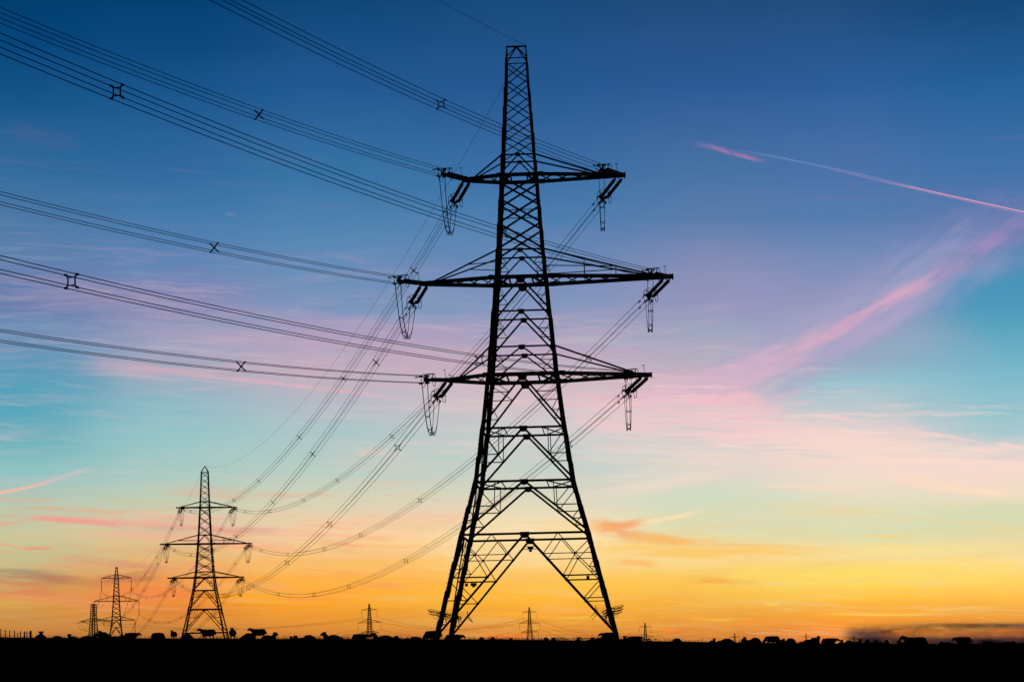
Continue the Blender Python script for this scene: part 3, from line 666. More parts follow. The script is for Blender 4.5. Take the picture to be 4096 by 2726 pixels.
# ---- the matching pylon in the middle distance
T2X, T2Y, T2PSI, T2ZB = -67.33, 456.8, -.23, -4.1
def build_mid_pylon():
    root = empty('electricity_pylon', (T2X, T2Y, T2ZB), -T2PSI)
    tag(root, 'pointed steel lattice pylon at middle distance left, with sheep standing in front of its legs', 'pylon')
    legs = [(39.15, .80), (32.78, 1.05), (31.55, 1.10), (25.6, 1.42), (23.7, 1.52), (17.7, 1.98), (16.45, 2.14), (13.7, 2.52), (9.65, 3.4), (4.65, 4.5), (T2ZB, 6.4)]
    T = Tower(root, legs, T2ZB)
    T.build_legs(T2ZB, .30, .15, False)
    zz = [39.15-i*1.274 for i in range(6)]
    for a, b in zip(zz, zz[1:]): T.X(a, b, .085)
    T.V(32.78, 31.6, .11, gus=.25)
    for a, b in ((31.4, 29.55), (29.55, 27.6), (27.6, 25.65)): T.X(a, b, .14)
    T.V(25.6, 23.75, .14, gus=.3)
    for a, b in ((23.5, 21.7), (21.7, 19.8), (19.8, 17.8)): T.X(a, b, .15, .07)
    T.X(17.7, 16.5, .12)
    T.V(16.35, 13.75, .16, (.4, .7), .08, gus=.4)
    T.V(13.7, 9.7, .17, (.35, .66), .08, gus=.4)
    T.V(9.65, 4.7, .17, (.35, .66), .08, True, gus=.4)
    T.V(4.65, T2ZB+.2, .17, (.25, .5, .75), .08, gus=.4)
    T.build_faces()
    for z, w, pl in ((39.15, .10, False), (32.78, .12, False), (31.55, .26, True), (25.6, .13, False), (23.7, .28, True), (17.7, .13, False), (16.45, .28, True), (13.7, .17, True), (9.65, .24, True), (4.65, .24, False)): T.belt(z, w, pl)
    mb = MB(); zt = 40.42-T2ZB
    for s in (-1, 1):
        for q in (-1, 1): mb.bar((s*.8, q*.8, 39.15-T2ZB), (s*.1, q*.1, zt), .12)
    mb.bar((-.16, 0, zt), (.16, 0, zt), .2, .22)
    mb.build('earthwire_peak', M_STEEL, root)
    for s, u in ((-1, 6.1), (1, 6.8)): T.arm(s, 31.55, 32.78, u, .25, .14, (), tie_in=.9, lat=4)
    for s, u in ((-1, 9.5), (1, 10.1)): T.arm(s, 23.7, 25.6, u, .27, .14, (.3, .55), True, tie_in=1.2, lat=6)
    for s, u in ((-1, 7.9), (1, 8.4)): T.arm(s, 16.45, 17.7, u, .26, .14, (), tie_in=1., lat=5)
    return root
build_mid_pylon()

# ---- suspension pylons: third on the left, and the row that recedes to the right
def build_suspension(name):
    root = empty(name, (0, 0, 0))
    legs = [(36.6, .34), (33.8, .68), (32.65, .80), (26.1, 1.13), (24.15, 1.24), (18.6, 1.60), (17.2, 1.70), (14.6, 1.98), (10.5, 2.6), (5.5, 3.2), (0., 3.9)]
    T = Tower(root, legs, 0.)
    T.build_legs(0., .36, .24, False)
    for a, b in ((36.5, 35.6), (35.6, 34.7), (34.7, 33.8), (33.8, 32.65)): T.X(a, b, .14)
    zz = [32.65-i*(32.65-24.15)/6 for i in range(7)]
    for a, b in zip(zz, zz[1:]): T.X(a, b, .17)
    zz = [24.15-i*(24.15-17.2)/4 for i in range(5)]
    for a, b in zip(zz, zz[1:]): T.X(a, b, .19)
    T.V(17.2, 14.6, .17, (.5,), .10, gus=0); T.V(14.6, 10.5, .18, (.4, .7), .1, gus=0); T.V(10.5, 5.5, .18, (.4, .7), .1, gus=0); T.V(5.5, .1, .18, (.3, .6), .1, gus=0)
    T.build_faces()
    for z in (36.6, 33.8, 32.65, 26.1, 24.15, 18.6, 17.2, 14.6, 10.5, 5.5): T.belt(z, .2, False)
    for s in (-1, 1):
        T.arm(s, 32.65, 33.8, 5.45, .22, .19, (.35, .65), tie_in=.3, lat=4, plate=False); T.arm(s, 24.15, 26.1, 8.3, .23, .19, (.3, .55, .78), tie_in=.4, lat=6, plate=False); T.arm(s, 17.2, 18.6, 6.85, .23, .19, (.35, .65), tie_in=.3, lat=5, plate=False)
    return root
def string_mesh(r=.11, L=4.6):
    m = MB(); m.tube([(0, 0, 0), (0, 0, -.4)], .04, 6)
    prof = []; n = 16
    for i in range(n): z = .4+(L-1.3)*i/n; prof += [(z, r*.55), (z+.03, r), (z+.12, r)]
    prof.append((L-.88, r*.5)); m.lathe((0, 0, 0), (0, 0, -1), prof, 8)
    m.tube([(0, 0, -L+.9), (0, 0, -L)], .05, 6); m.ring((0, 0, -L+.75), (.36, 0, 0), (0, 0, .36), .035, 14, 5); m.bar((-.3, 0, -L), (.3, 0, -L), .06, .12)
    return m.mesh('insulator_string', M_GLASS)
STR = string_mesh()
SUSP_TIPS = [('upper', -1, 5.4, 32.5), ('upper', 1, 5.4, 32.5), ('middle', -1, 8.25, 24.0), ('middle', 1, 8.25, 24.0), ('lower', -1, 6.8, 17.05), ('lower', 1, 6.8, 17.05)]
SIDE = {-1: 'left', 1: 'right'}
T3 = (-147.51, 780., -4.0, -.23)
t3 = build_suspension('electricity_pylon'); t3.location = T3[:3]; t3.rotation_euler = (0, 0, -T3[3])
tag(t3, 'slim far pylon on the left whose insulators hang straight down from its arms', 'pylon')
def local(base, u, v, z):
    x, y, zb, psi = base; return Vector((x+u*math.cos(psi)+v*math.sin(psi), y-u*math.sin(psi)+v*math.cos(psi), zb+z))
for lvn, s, u, z in SUSP_TIPS:
    o = bpy.data.objects.new('insulator_string', STR); col.objects.link(o); o.location = local(T3, s*u, 0, z); o.rotation_euler = (0, 0, -T3[3])
    tag(o, 'hanging insulator string at the %s %s arm tip of the slim far left pylon' % (lvn, SIDE[s]), 'insulator', 'insulators of the slim far left pylon')
ROW = [((-100.27, 1434., -5.05, .25), 'small pylon standing left of the tall one, at the head of the far row'), ((8.97, 1664., -5.13, .25), 'small pylon framed between the legs of the tall one'),
       ((113.15, 1897., -16.6, .25), 'smaller pylon standing just right of the tall one'), ((222.35, 2190., -26.55, .25), 'tiny pylon tip beyond the sheep, well right of the tall one'),
       ((327.22, 2422., -27.24, .25), 'tiny pylon tip just left of the drifting smoke'), ((409.31, 2600., -30.4, .25), 'faintest pylon tip, seen inside the drifting smoke')]
row_proto = build_suspension('electricity_pylon')
for lvn, s, u, z in SUSP_TIPS:
    o = bpy.data.objects.new('insulator_string', STR); col.objects.link(o); o.parent = row_proto; o.location = (s*u, 0, z)
for i, (b, lab) in enumerate(ROW):
    o = row_proto if i == 0 else copy_tree(row_proto)
    o.location = b[:3]; o.rotation_euler = (0, 0, -b[3]); tag(o, lab, 'pylon', 'far row of pylons receding to the right')

# ---- flat-topped corner pylon behind the slim one
T4 = (-259.75, 1300., -5., .34)
def build_corner_pylon():
    root = empty('electricity_pylon', T4[:3], -T4[3])
    tag(root, 'flat topped far pylon at the far left, half hidden behind the slim one', 'pylon')
    legs = [(37.2, 1.3), (26.9, 1.7), (19., 2.2), (12., 2.7), (0., 4.6)]
    T = Tower(root, legs, 0.)
    T.build_legs(0., .5, .36, False)
    zz = [37.2-i*1.29 for i in range(9)]
    for a, b in zip(zz, zz[1:]): T.X(a, b, .15)
    zz = [26.9-i*1.6 for i in range(10)]
    for a, b in zip(zz, zz[1:]): T.X(a, b, .17)
    T.V(12., 5., .2, (.4, .7), .12, gus=0); T.V(5., .1, .2, (.5,), .12, gus=0); T.build_faces()
    for z in (37.2, 28.2, 26.9, 19., 12., 5.): T.belt(z, .2, False)
    T.arm(-1, 26.9, 28.4, 9.2, .3, .2, (.4,), lat=5); T.arm(1, 26.9, 28.4, 9.9, .3, .2, (.4,), lat=5); T.arm(-1, 17., 18.5, 8.2, .3, .2, (), lat=5); T.arm(1, 17., 18.5, 8.6, .3, .2, (), lat=5)
    for s in (-1, 1):
        for z, u in ((26.7, 9.), (16.8, 8.)):
            m = MB(); p = Vector((s*u, 0, z))
            for d in (Vector((.92, .35, -.2)), Vector((.05, -1, -.22))):
                d.normalize(); m.lathe(p+d*.4, d, [(0, .06), (.1, .19), (4.2, .19), (4.3, .06)], 8)
            m.build('insulator_string', M_GLASS, root)
            a = p+Vector((.92, .35, -.2)).normalized()*4.8; b = p+Vector((.05, -1, -.22)).normalized()*4.8; j = MB()
            for o in (-.25, .25): j.tube([lv(a, b, t)+Vector((o, 0, -4.2*4*t*(1-t))) for t in [k/14 for k in range(15)]], .045, 4)
            j.build('jumper_loop', M_ALU, root)
    return root
build_corner_pylon()

# ---------------------------------------------------------------- conductors, insulator sets, jumpers
def para(a, b, S, t):
    p = lv(a, b, t); p.z -= 4*S*t*(1-t); return p
def tangent(a, b, S, t=0.): return (para(a, b, S, t+.004)-para(a, b, S, t)).normalized()
def spacer_mesh(kind):
    m = MB(); h = .25
    if kind == 'X':
        m.bar((0, -h, -h), (0, h, h), .06); m.bar((.02, h, -h), (.02, -h, h), .06); m.lathe((-.05, 0, 0), (1, 0, 0), [(0, .065), (.12, .065)], 8)
    else:
        q = h*.62
        for a, b in (((-q, -q), (q, -q)), ((q, -q), (q, q)), ((q, q), (-q, q)), ((-q, q), (-q, -q))): m.bar((0, a[0], a[1]), (0, b[0], b[1]), .045)
        for a in (-1, 1):
            for b in (-1, 1): m.bar((0, a*q, b*q), (0, a*h*1.08, b*h*1.08), .05)
    for a in (-1, 1):
        for b in (-1, 1): m.tube([(-.09, a*h, b*h), (.09, a*h, b*h)], .045, 6)
    return m.mesh('spacer', M_ALU)
SPACER = {'X': spacer_mesh('X'), 'S': spacer_mesh('S')}
def frame(d, loc):
    d = d.normalized(); y = Vector((0, 0, 1)).cross(d).normalized(); z = d.cross(y)
    return Matrix(((d.x, y.x, z.x, loc.x), (d.y, y.y, z.y, loc.y), (d.z, y.z, z.z, loc.z), (0, 0, 0, 1)))
def bundle(a, b, S, t0, t1, kind, ts, r, label, n=48, group=None):
    """four conductors held apart by spacers: one thing, since they swing together"""
    a, b = Vector(a), Vector(b)
    root = empty('conductor_bundle', para(a, b, S, t0)); tag(root, label, 'power line', group)
    o0 = root.location; hd = Vector((b.x-a.x, b.y-a.y, 0)).normalized(); y = Vector((0, 0, 1)).cross(hd)
    for q in (-1, 1):
        for w in (-1, 1):
            m = MB(); m.tube([para(a, b, S, t0+(t1-t0)*i/n)+y*(q*.25)+Vector((0, 0, w*.25))-o0 for i in range(n+1)], r, 5); m.build('conductor', M_ALU, root)
    for t in ts:
        if not t0 < t < t1: continue
        s = bpy.data.objects.new('spacer', SPACER[kind]); col.objects.link(s); s.parent = root
        s.matrix_local = frame(tangent(a, b, S, t), para(a, b, S, t)-o0)
    return root
def make_set(horn):
    root = empty('insulator_set')
    for q in (-1, 1):
        m = MB(); m.tube([(0, q*.25, 0), (.45, q*.25, 0)], .035, 6); m.bar((.1, q*.25, 0), (.38, q*.25, 0), .09, .05); m.build('link', M_STEEL, root)
        m = MB(); prof = [(.42, .05)]; n = 29
        for i in range(n): x = .46+3.85*i/n; prof += [(x, .10), (x+.02, .135), (x+.075, .135), (x+.10, .10)]
        prof += [(4.34, .05), (4.45, .045)]; m.lathe((0, q*.25, 0), (1, 0, 0), prof, 12); m.build('insulator', M_GLASS, root)
        m = MB(); m.ring((4.22, q*.42, -.05), (.07, q*.14, 0), (0, 0, .47), .022, 20, 5); m.bar((4.35, q*.25, 0), (4.24, q*.55, 0), .03); m.build('arcing_ring', M_STEEL, root)
    m = MB(); m.ring((4.05, 0, .40), (.36, 0, 0), (0, .40, .02), .022, 22, 5); m.bar((4.4, -.3, 0), (4.2, -.3, .4), .03); m.bar((4.4, .3, 0), (4.2, .3, .4), .03); m.build('arcing_ring', M_STEEL, root)
    m = MB(); m.plate([(4.42, -.34, 0), (4.42, .34, 0), (4.75, .2, 0), (4.75, -.2, 0)], (0, 0, 1), .05); m.plate([(4.55, 0, -.33), (4.8, 0, -.33), (4.8, 0, .33), (4.55, 0, .33)], (0, 1, 0), .05)
    m.bar((4.75, -.28, -.28), (4.75, .28, .28), .07); m.bar((4.78, .28, -.28), (4.78, -.28, .28), .07); m.build('yoke_plate', M_STEEL, root)
    for q in (-1, 1):
        for w in (-1, 1):
            m = MB(); m.tube([(4.75, q*.25, w*.25), (5.5, q*.25, w*.25)], .04, 6); m.bar((4.85, q*.25, w*.25), (5.05, q*.25, w*.25), .1, .12); m.build('clamp', M_STEEL, root)
            if q*w < 0 or w > 0:
                m = MB(); x = 6.2+.25*q; m.bar((x-.18, q*.25, w*.25-.10), (x+.18, q*.25, w*.25-.10), .028); m.bar((x-.03, q*.25, w*.25), (x+.03, q*.25, w*.25-.10), .04)
                for e in (-.18, .18): m.bar((x+e-.06, q*.25, w*.25-.10), (x+e+.06, q*.25, w*.25-.10), .07)
                m.build('vibration_damper', M_STEEL, root)
    if horn:
        m = MB(); m.tube([(.75, 0, 0), (.8, 0, .3), (.95, 0, .72)], .018, 5); m.ring((.97, 0, .74), (.10, 0, 0), (0, .10, .0), .018, 14, 5); m.build('bird_guard', M_STEEL, root)
    return root
SET_A, SET_B = None, None
def place_set(at, d, horn, label, group):
    global SET_A, SET_B
    if horn:
        if SET_A is None: SET_A = make_set(True); o = SET_A
        else: o = copy_tree(SET_A)
    else:
        if SET_B is None: SET_B = make_set(False); o = SET_B
        else: o = copy_tree(SET_B)
    o.matrix_world = frame(d, Vector(at)); return tag(o, label, 'insulator', group)
def jumper(e1, e2, drop, label, group, r=.02):
    root = empty('jumper_loop', e1); tag(root, label, 'jumper cable', group)
    hd = Vector((e2.x-e1.x, e2.y-e1.y, 0)).normalized(); y = Vector((0, 0, 1)).cross(hd)
    low = min(e1.z, e2.z)-drop
    def P(t, q, w):
        p = lv(e1, e2, t); k = 1-abs(2*t-1)**2.3; p.z = p.z+(low-p.z)*k
        return p+y*(q*.20)*(1-.35*k)+Vector((hd.x, hd.y, 0))*(w*.12*(1-k))+Vector((0, 0, w*.10*k-.2))
    for q in (-1, 1):
        for w in (-1, 1):
            m = MB(); m.tube([P(i/26, q, w)-e1 for i in range(27)], r, 5); m.build('jumper_wire', M_ALU, root)
    for t in (.2, .36, .5, .64):
        m = MB(); c = [P(t, q, w)-e1 for q, w in ((-1, -1), (1, -1), (1, 1), (-1, 1))]
        m.bar(c[0], c[2], .04); m.bar(c[1], c[3], .04)
        for k in range(4): m.bar(c[k]-Vector((0, 0, .05)), c[k]+Vector((0, 0, .05)), .06)
        m.build('spacer', M_ALU, root)

TS = [.0735, .209, .33, .482, .606, .767, .913]
NEAR = {'UL': ((-3.18, 153.56, 34.59), (-77.05, -61.56, 35.72), 6.72, 'X', (.154,)), 'UR': ((8.32, 153.04, 34.52), (-64.86, -59.07, 35.34), 6.63, 'S', (.1654, .36)),
        'ML': ((-6.47, 153.71, 26.81), (-81.42, -62.23, 27.84), 6.49, 'X', (.1463,)), 'MR': ((11.64, 152.89, 26.75), (-64.02, -58.41, 26.88), 5.88, 'S', (.1588, .3515)),
        'LL': ((-4.64, 153.63, 19.56), (-80.06, -61.84, 20.51), 6.22, 'X', (.1481,)), 'LR': ((9.87, 152.97, 19.51), (-66.1, -58.79, 19.55), 5.91, 'S', (.1549, .3497))}
AWAY = {'UL': ((-3.13, 153.56, 34.36), (-72.17, 455.53, 31.43), 'X'), 'UR': ((8.2, 153.04, 34.29), (-61.36, 458.15, 31.28), 'S'), 'ML': ((-6.42, 153.71, 26.62), (-75.25, 454.78, 23.49), 'X'),
        'MR': ((11.49, 152.89, 26.59), (-58.21, 458.91, 23.32), 'S'), 'LL': ((-4.69, 153.63, 19.39), (-73.74, 455.15, 16.29), 'S'), 'LR': ((9.67, 152.98, 19.37), (-59.85, 458.52, 16.1), 'S')}
NAME = {'U': 'upper', 'M': 'middle', 'L': 'lower'}; SD = {'L': 'left', 'R': 'right'}
SIX = ['UL', 'UR', 'ML', 'MR', 'LL', 'LR']
SUSP = {k: SUSP_TIPS[i] for i, k in enumerate(SIX)}
S1 = 8.7
for k in SIX:
    nm = NAME[k[0]]+' '+SD[k[1]]
    a, b, S, kind, ts = NEAR[k]; a, b = Vector(a), Vector(b); L = (b-a).length
    bundle(a, b, S, 5.15/L, 1., kind, list(ts)+[t for t in (.56, .75, .9)], .019, 'four wire bundle from the tall pylon %s arm out over the left frame edge' % nm, 60, 'conductor bundles leaving the tall pylon towards the camera')
    d1 = tangent(a, b, S)
    place_set(a, d1, True, 'twin insulator strings reaching left from the %s arm of the tall pylon' % nm, 'insulator sets of the tall pylon')
    e1 = a+d1*5.0
    a, b, kind = AWAY[k]; a, b = Vector(a), Vector(b); L = (b-a).length
    bundle(a, b, S1, 5.15/L, 1-5.15/L, kind, TS, .018, 'four wire bundle dipping from tall pylon %s arm to the mid distance pylon' % nm, 60, 'conductor bundles between the tall and the middle distance pylon')
    d2 = tangent(a, b, S1)
    place_set(a, d2, False, 'twin insulator strings slanting down from the %s arm of the tall pylon' % nm, 'insulator sets of the tall pylon')
    e2 = a+d2*5.0
    jumper(e1, e2, 2.95, 'jumper loop hanging below the %s arm of the tall pylon' % nm, 'jumper loops of the tall pylon')
    # middle distance pylon
    d3 = -tangent(a, b, S1, .996)
    place_set(b, d3, True, 'twin insulator strings right of the %s arm tip of the mid distance pylon' % nm, 'insulator sets of the middle distance pylon')
    _, s, u, z = SUSP[k]; c = local(T3, s*u, 0, z-4.7)
    d4 = tangent(b, c, S1)
    place_set(b, d4, False, 'twin insulator strings slanting left from the %s arm of the mid distance pylon' % nm, 'insulator sets of the middle distance pylon')
    jumper(b+d3*5.0, b+d4*5.0, 2.9, 'jumper loop hanging below the %s arm of the middle distance pylon' % nm, 'jumper loops of the middle distance pylon', .027)
    L = (c-b).length
    bundle(b, c, S1, 5.15/L, 1., kind, TS, .02, 'thin wire bundle from mid distance pylon %s arm to the slim far left pylon' % nm, 40, 'conductor bundles between the middle distance and slim far pylons')
def far_bundle(a, b, S, label, group, r=.035):
    o0 = Vector(a); m = MB(); y = Vector((0, 0, 1)).cross(Vector((b.x-a.x, b.y-a.y, 0)).normalized())
    for w in (-1, 1): m.tube([para(a, b, S, i/28)+Vector((0, 0, w*.22))-o0 for i in range(29)], r, 4)
    for t in TS:
        p = para(a, b, S, t)-o0; m.bar(p-y*.25-Vector((0, 0, .3)), p-y*.25+Vector((0, 0, .3)), .1); m.bar(p-y*.3, p+y*.3, .1)
    o = m.build('conductor_bundle', M_ALU); o.location = o0; return tag(o, label, 'power line', group)
def earth(a, b, S, r, label, n=40):
    o0 = Vector(a); m = MB(); m.tube([para(Vector(a), Vector(b), S, i/n)-o0 for i in range(n+1)], r, 5); o = m.build('earth_wire', M_ALU); o.location = o0
    return tag(o, label, 'power line')
def row_pt(i, k): _, s, u, z = SUSP[k]; return local(ROW[i][0], s*u, 0, z-4.7)
T4P = {'UL': (-9., 26.), 'UR': (9.7, 26.), 'ML': (-8., 16.1), 'MR': (8.4, 16.1), 'LL': (-6.5, 16.1), 'LR': (6.5, 16.1)}
def t4_pt(k): return local(T4, T4P[k][0], 0, T4P[k][1])
SPANS = ['left of the pylon framed in the tall one', 'right of the pylon framed in the tall one', 'right of the smaller pylon beside the tall one',
         'between two tiny pylons before the smoke', 'at the edge of the smoke']
for k in SIX:
    nm = NAME[k[0]]+' '+SD[k[1]]
    _, s, u, z = SUSP[k]
    far_bundle(local(T3, s*u, 0, z-4.7), t4_pt(k), 9., 'faint %s conductor bundle between the slim and flat topped far left pylons' % nm, 'faint far conductor bundles')
    far_bundle(t4_pt(k), row_pt(0, k), 6., 'faint %s wires from the flat topped pylon to the small central pylon' % nm, 'faint far conductor bundles')
    for i in range(5): far_bundle(row_pt(i, k), row_pt(i+1, k), 8.5, 'faint %s wires, %s' % (nm, SPANS[i]), 'faint far conductor bundles')
earth((1.49, 153.35, 44.66), (-71.6, -60., 45.), 6.0, .013, 'single thin earth wire leaving the very top of the tall pylon up to the left', 60)
earth((1.49, 153.35, 44.66), (T2X, T2Y, 40.45), 9., .013, 'single thin earth wire falling from the tall pylon top to the middle distance pylon peak', 60)
earth((T2X, T2Y, 40.45), local(T3, 0, 0, 36.6), 7.5, .014, 'thin earth wire from the middle distance pylon peak to the slim far pylon')
earth(local(T3, 0, 0, 36.6), local(T4, 0, 0, 37.2), 8., .02, 'faint earth wire between the slim and flat topped far left pylons')
earth(local(T4, 0, 0, 37.2), local(ROW[0][0], 0, 0, 36.6), 7., .022, 'faint earth wire from the flat topped pylon to the small central pylon')
for i in range(5): earth(local(ROW[i][0], 0, 0, 36.6), local(ROW[i+1][0], 0, 0, 36.6), 7.5, .022, 'faint earth wire, %s' % SPANS[i])

# ---------------------------------------------------------------- sheep
def sheep_mesh(pose, seed):
    """one continuous body grown from a shaped trunk, neck, head, ears and jointed legs; faces +X, feet at z = 0"""
    rnd = random.Random(seed); m = MB()
    lie = pose in ('lie', 'lie_low'); dz = -.235 if lie else 0.
    wide = 1.12 if lie else 1.
    trunk = [(-.56, .50, .07, .08), (-.52, .50, .15, .17), (-.44, .49, .21, .225), (-.28, .475, .245, .25), (-.05, .465, .265, .262), (.15, .475, .255, .252), (.30, .50, .215, .225), (.42, .525, .165, .18), (.50, .545, .09, .10)]
    if lie: trunk = [(-.54, .40, .05, .06), (-.50, .42, .13, .15), (-.42, .45, .20, .21), (-.26, .475, .255, .265), (-.06, .485, .28, .285), (.13, .475, .265, .265), (.28, .45, .22, .215), (.38, .43, .16, .16), (.45, .42, .08, .08)]
    o = len(m.v); n = 18
    for x, zc, ry, rz in trunk:
        for k in range(n):
            g = 2*math.pi*k/n; cz = math.sin(g); zz = zc+dz+cz*rz*(1. if cz > 0 else .95)
            m.v.append((x, math.cos(g)*ry*wide, max(zz, .0 if lie else -9)))
    for i in range(len(trunk)-1):
        for k in range(n): m.f.append((o+i*n+k, o+i*n+(k+1) % n, o+(i+1)*n+(k+1) % n, o+(i+1)*n+k))
    m.f.append(tuple(o+k for k in reversed(range(n)))); m.f.append(tuple(o+(len(trunk)-1)*n+k for k in range(n)))
    def limb(pts, rs): m.tube(pts, rs, 12)
    def head(c, yaw, pitch, neck_from):
        c = Vector(c); F = Vector((math.cos(yaw)*math.cos(pitch), math.sin(yaw)*math.cos(pitch), math.sin(pitch))); S = Vector((-math.sin(yaw), math.cos(yaw), 0)); U = F.cross(S)
        nf = Vector(neck_from); mid = nf*.5+c*.5+Vector((.0, 0, .015))
        limb([nf-(c-nf)*.35, nf, mid, c-F*.01], [.15, .15, .118, .085])
        limb([c-F*.09, c-F*.05, c, c+F*.07, c+F*.13, c+F*.18, c+F*.205], [.05, .082, .092, .078, .060, .050, .03])
        limb([c+F*.12-U*.025, c+F*.19-U*.03], [.04, .032])
        for s in (-1, 1):
            e = c-F*.035+U*.045+S*(s*.06); t = e+S*(s*.105)-U*.005-F*.03; limb([e, lv(e, t, .5), t], [.024, .036, .015])
    if lie: head((.50, 0, .585), 0., -.30, (.33, 0, .34)) if pose == 'lie' else head((.62, .06, .20), .5, -.15, (.40, .02, .26))
    elif pose == 'stand': head((.64, 0, .735), 0., -.50, (.42, 0, .60))
    elif pose == 'stand_low': head((.66, 0, .60), .12, -.55, (.42, 0, .56))
    elif pose == 'front': head((.60, 0, .745), .15, -.60, (.42, 0, .60))
    else: head((.70, 0, .20), 0., -.95, (.44, 0, .50))
    if lie:
        for s in (-1, 1):
            limb([(.25, s*.17, .16), (.42, s*.16, .07), (.58, s*.14, .05), (.46, s*.12, .03)], [.08, .05, .035, .03])
            limb([(-.30, s*.20, .17), (-.12, s*.27, .09), (-.02, s*.28, .05), (-.24, s*.29, .035)], [.13, .09, .05, .03])
    else:
        st = .05 if pose != 'front' else 0.
        for s, off in ((-1, -st), (1, st)):
            limb([(.28, s*.12, .46), (.29+off*.4, s*.12, .30), (.28+off, s*.115, .17), (.29+off, s*.115, .06), (.31+off, s*.115, .0)], [.10, .06, .035, .027, .036])
            limb([(-.36, s*.13, .46), (-.29-off*.3, s*.135, .34), (-.39-off, s*.13, .22), (-.385-off, s*.13, .08), (-.37-off, s*.13, .0)], [.15, .085, .040, .028, .037])
    limb([(-.52, 0, .56+dz), (-.585, .01, .46+dz), (-.60, .0, max(.05, .34+dz))], [.05, .045, .03])
    me = m.mesh('sheep_rough', M_WOOL); ob = bpy.data.objects.new('sheep_rough', me); col.objects.link(ob)
    rm = ob.modifiers.new('r', 'REMESH'); rm.mode = 'VOXEL'; rm.voxel_size = .021; rm.use_smooth_shade = True
    sm_ = ob.modifiers.new('s', 'SMOOTH'); sm_.factor = .5; sm_.iterations = 3
    dg = bpy.context.evaluated_depsgraph_get(); dg.update(); out = bpy.data.meshes.new_from_object(ob.evaluated_get(dg))
    bpy.data.objects.remove(ob); bpy.data.meshes.remove(me)
    for v in out.vertices:
        if v.co.x < .46 and v.co.z > .16*(0 if lie else 2):
            c = v.co; k = mnoise.noise(c*9+Vector((seed*3.1, 0, 0)))*.022+mnoise.noise(c*24)*.010; v.co = c+v.normal*k
    out.name = 'sheep'
    for p in out.polygons: p.use_smooth = True
    if not out.materials: out.materials.append(M_WOOL)
    return out
SHEEP_MESH = {}
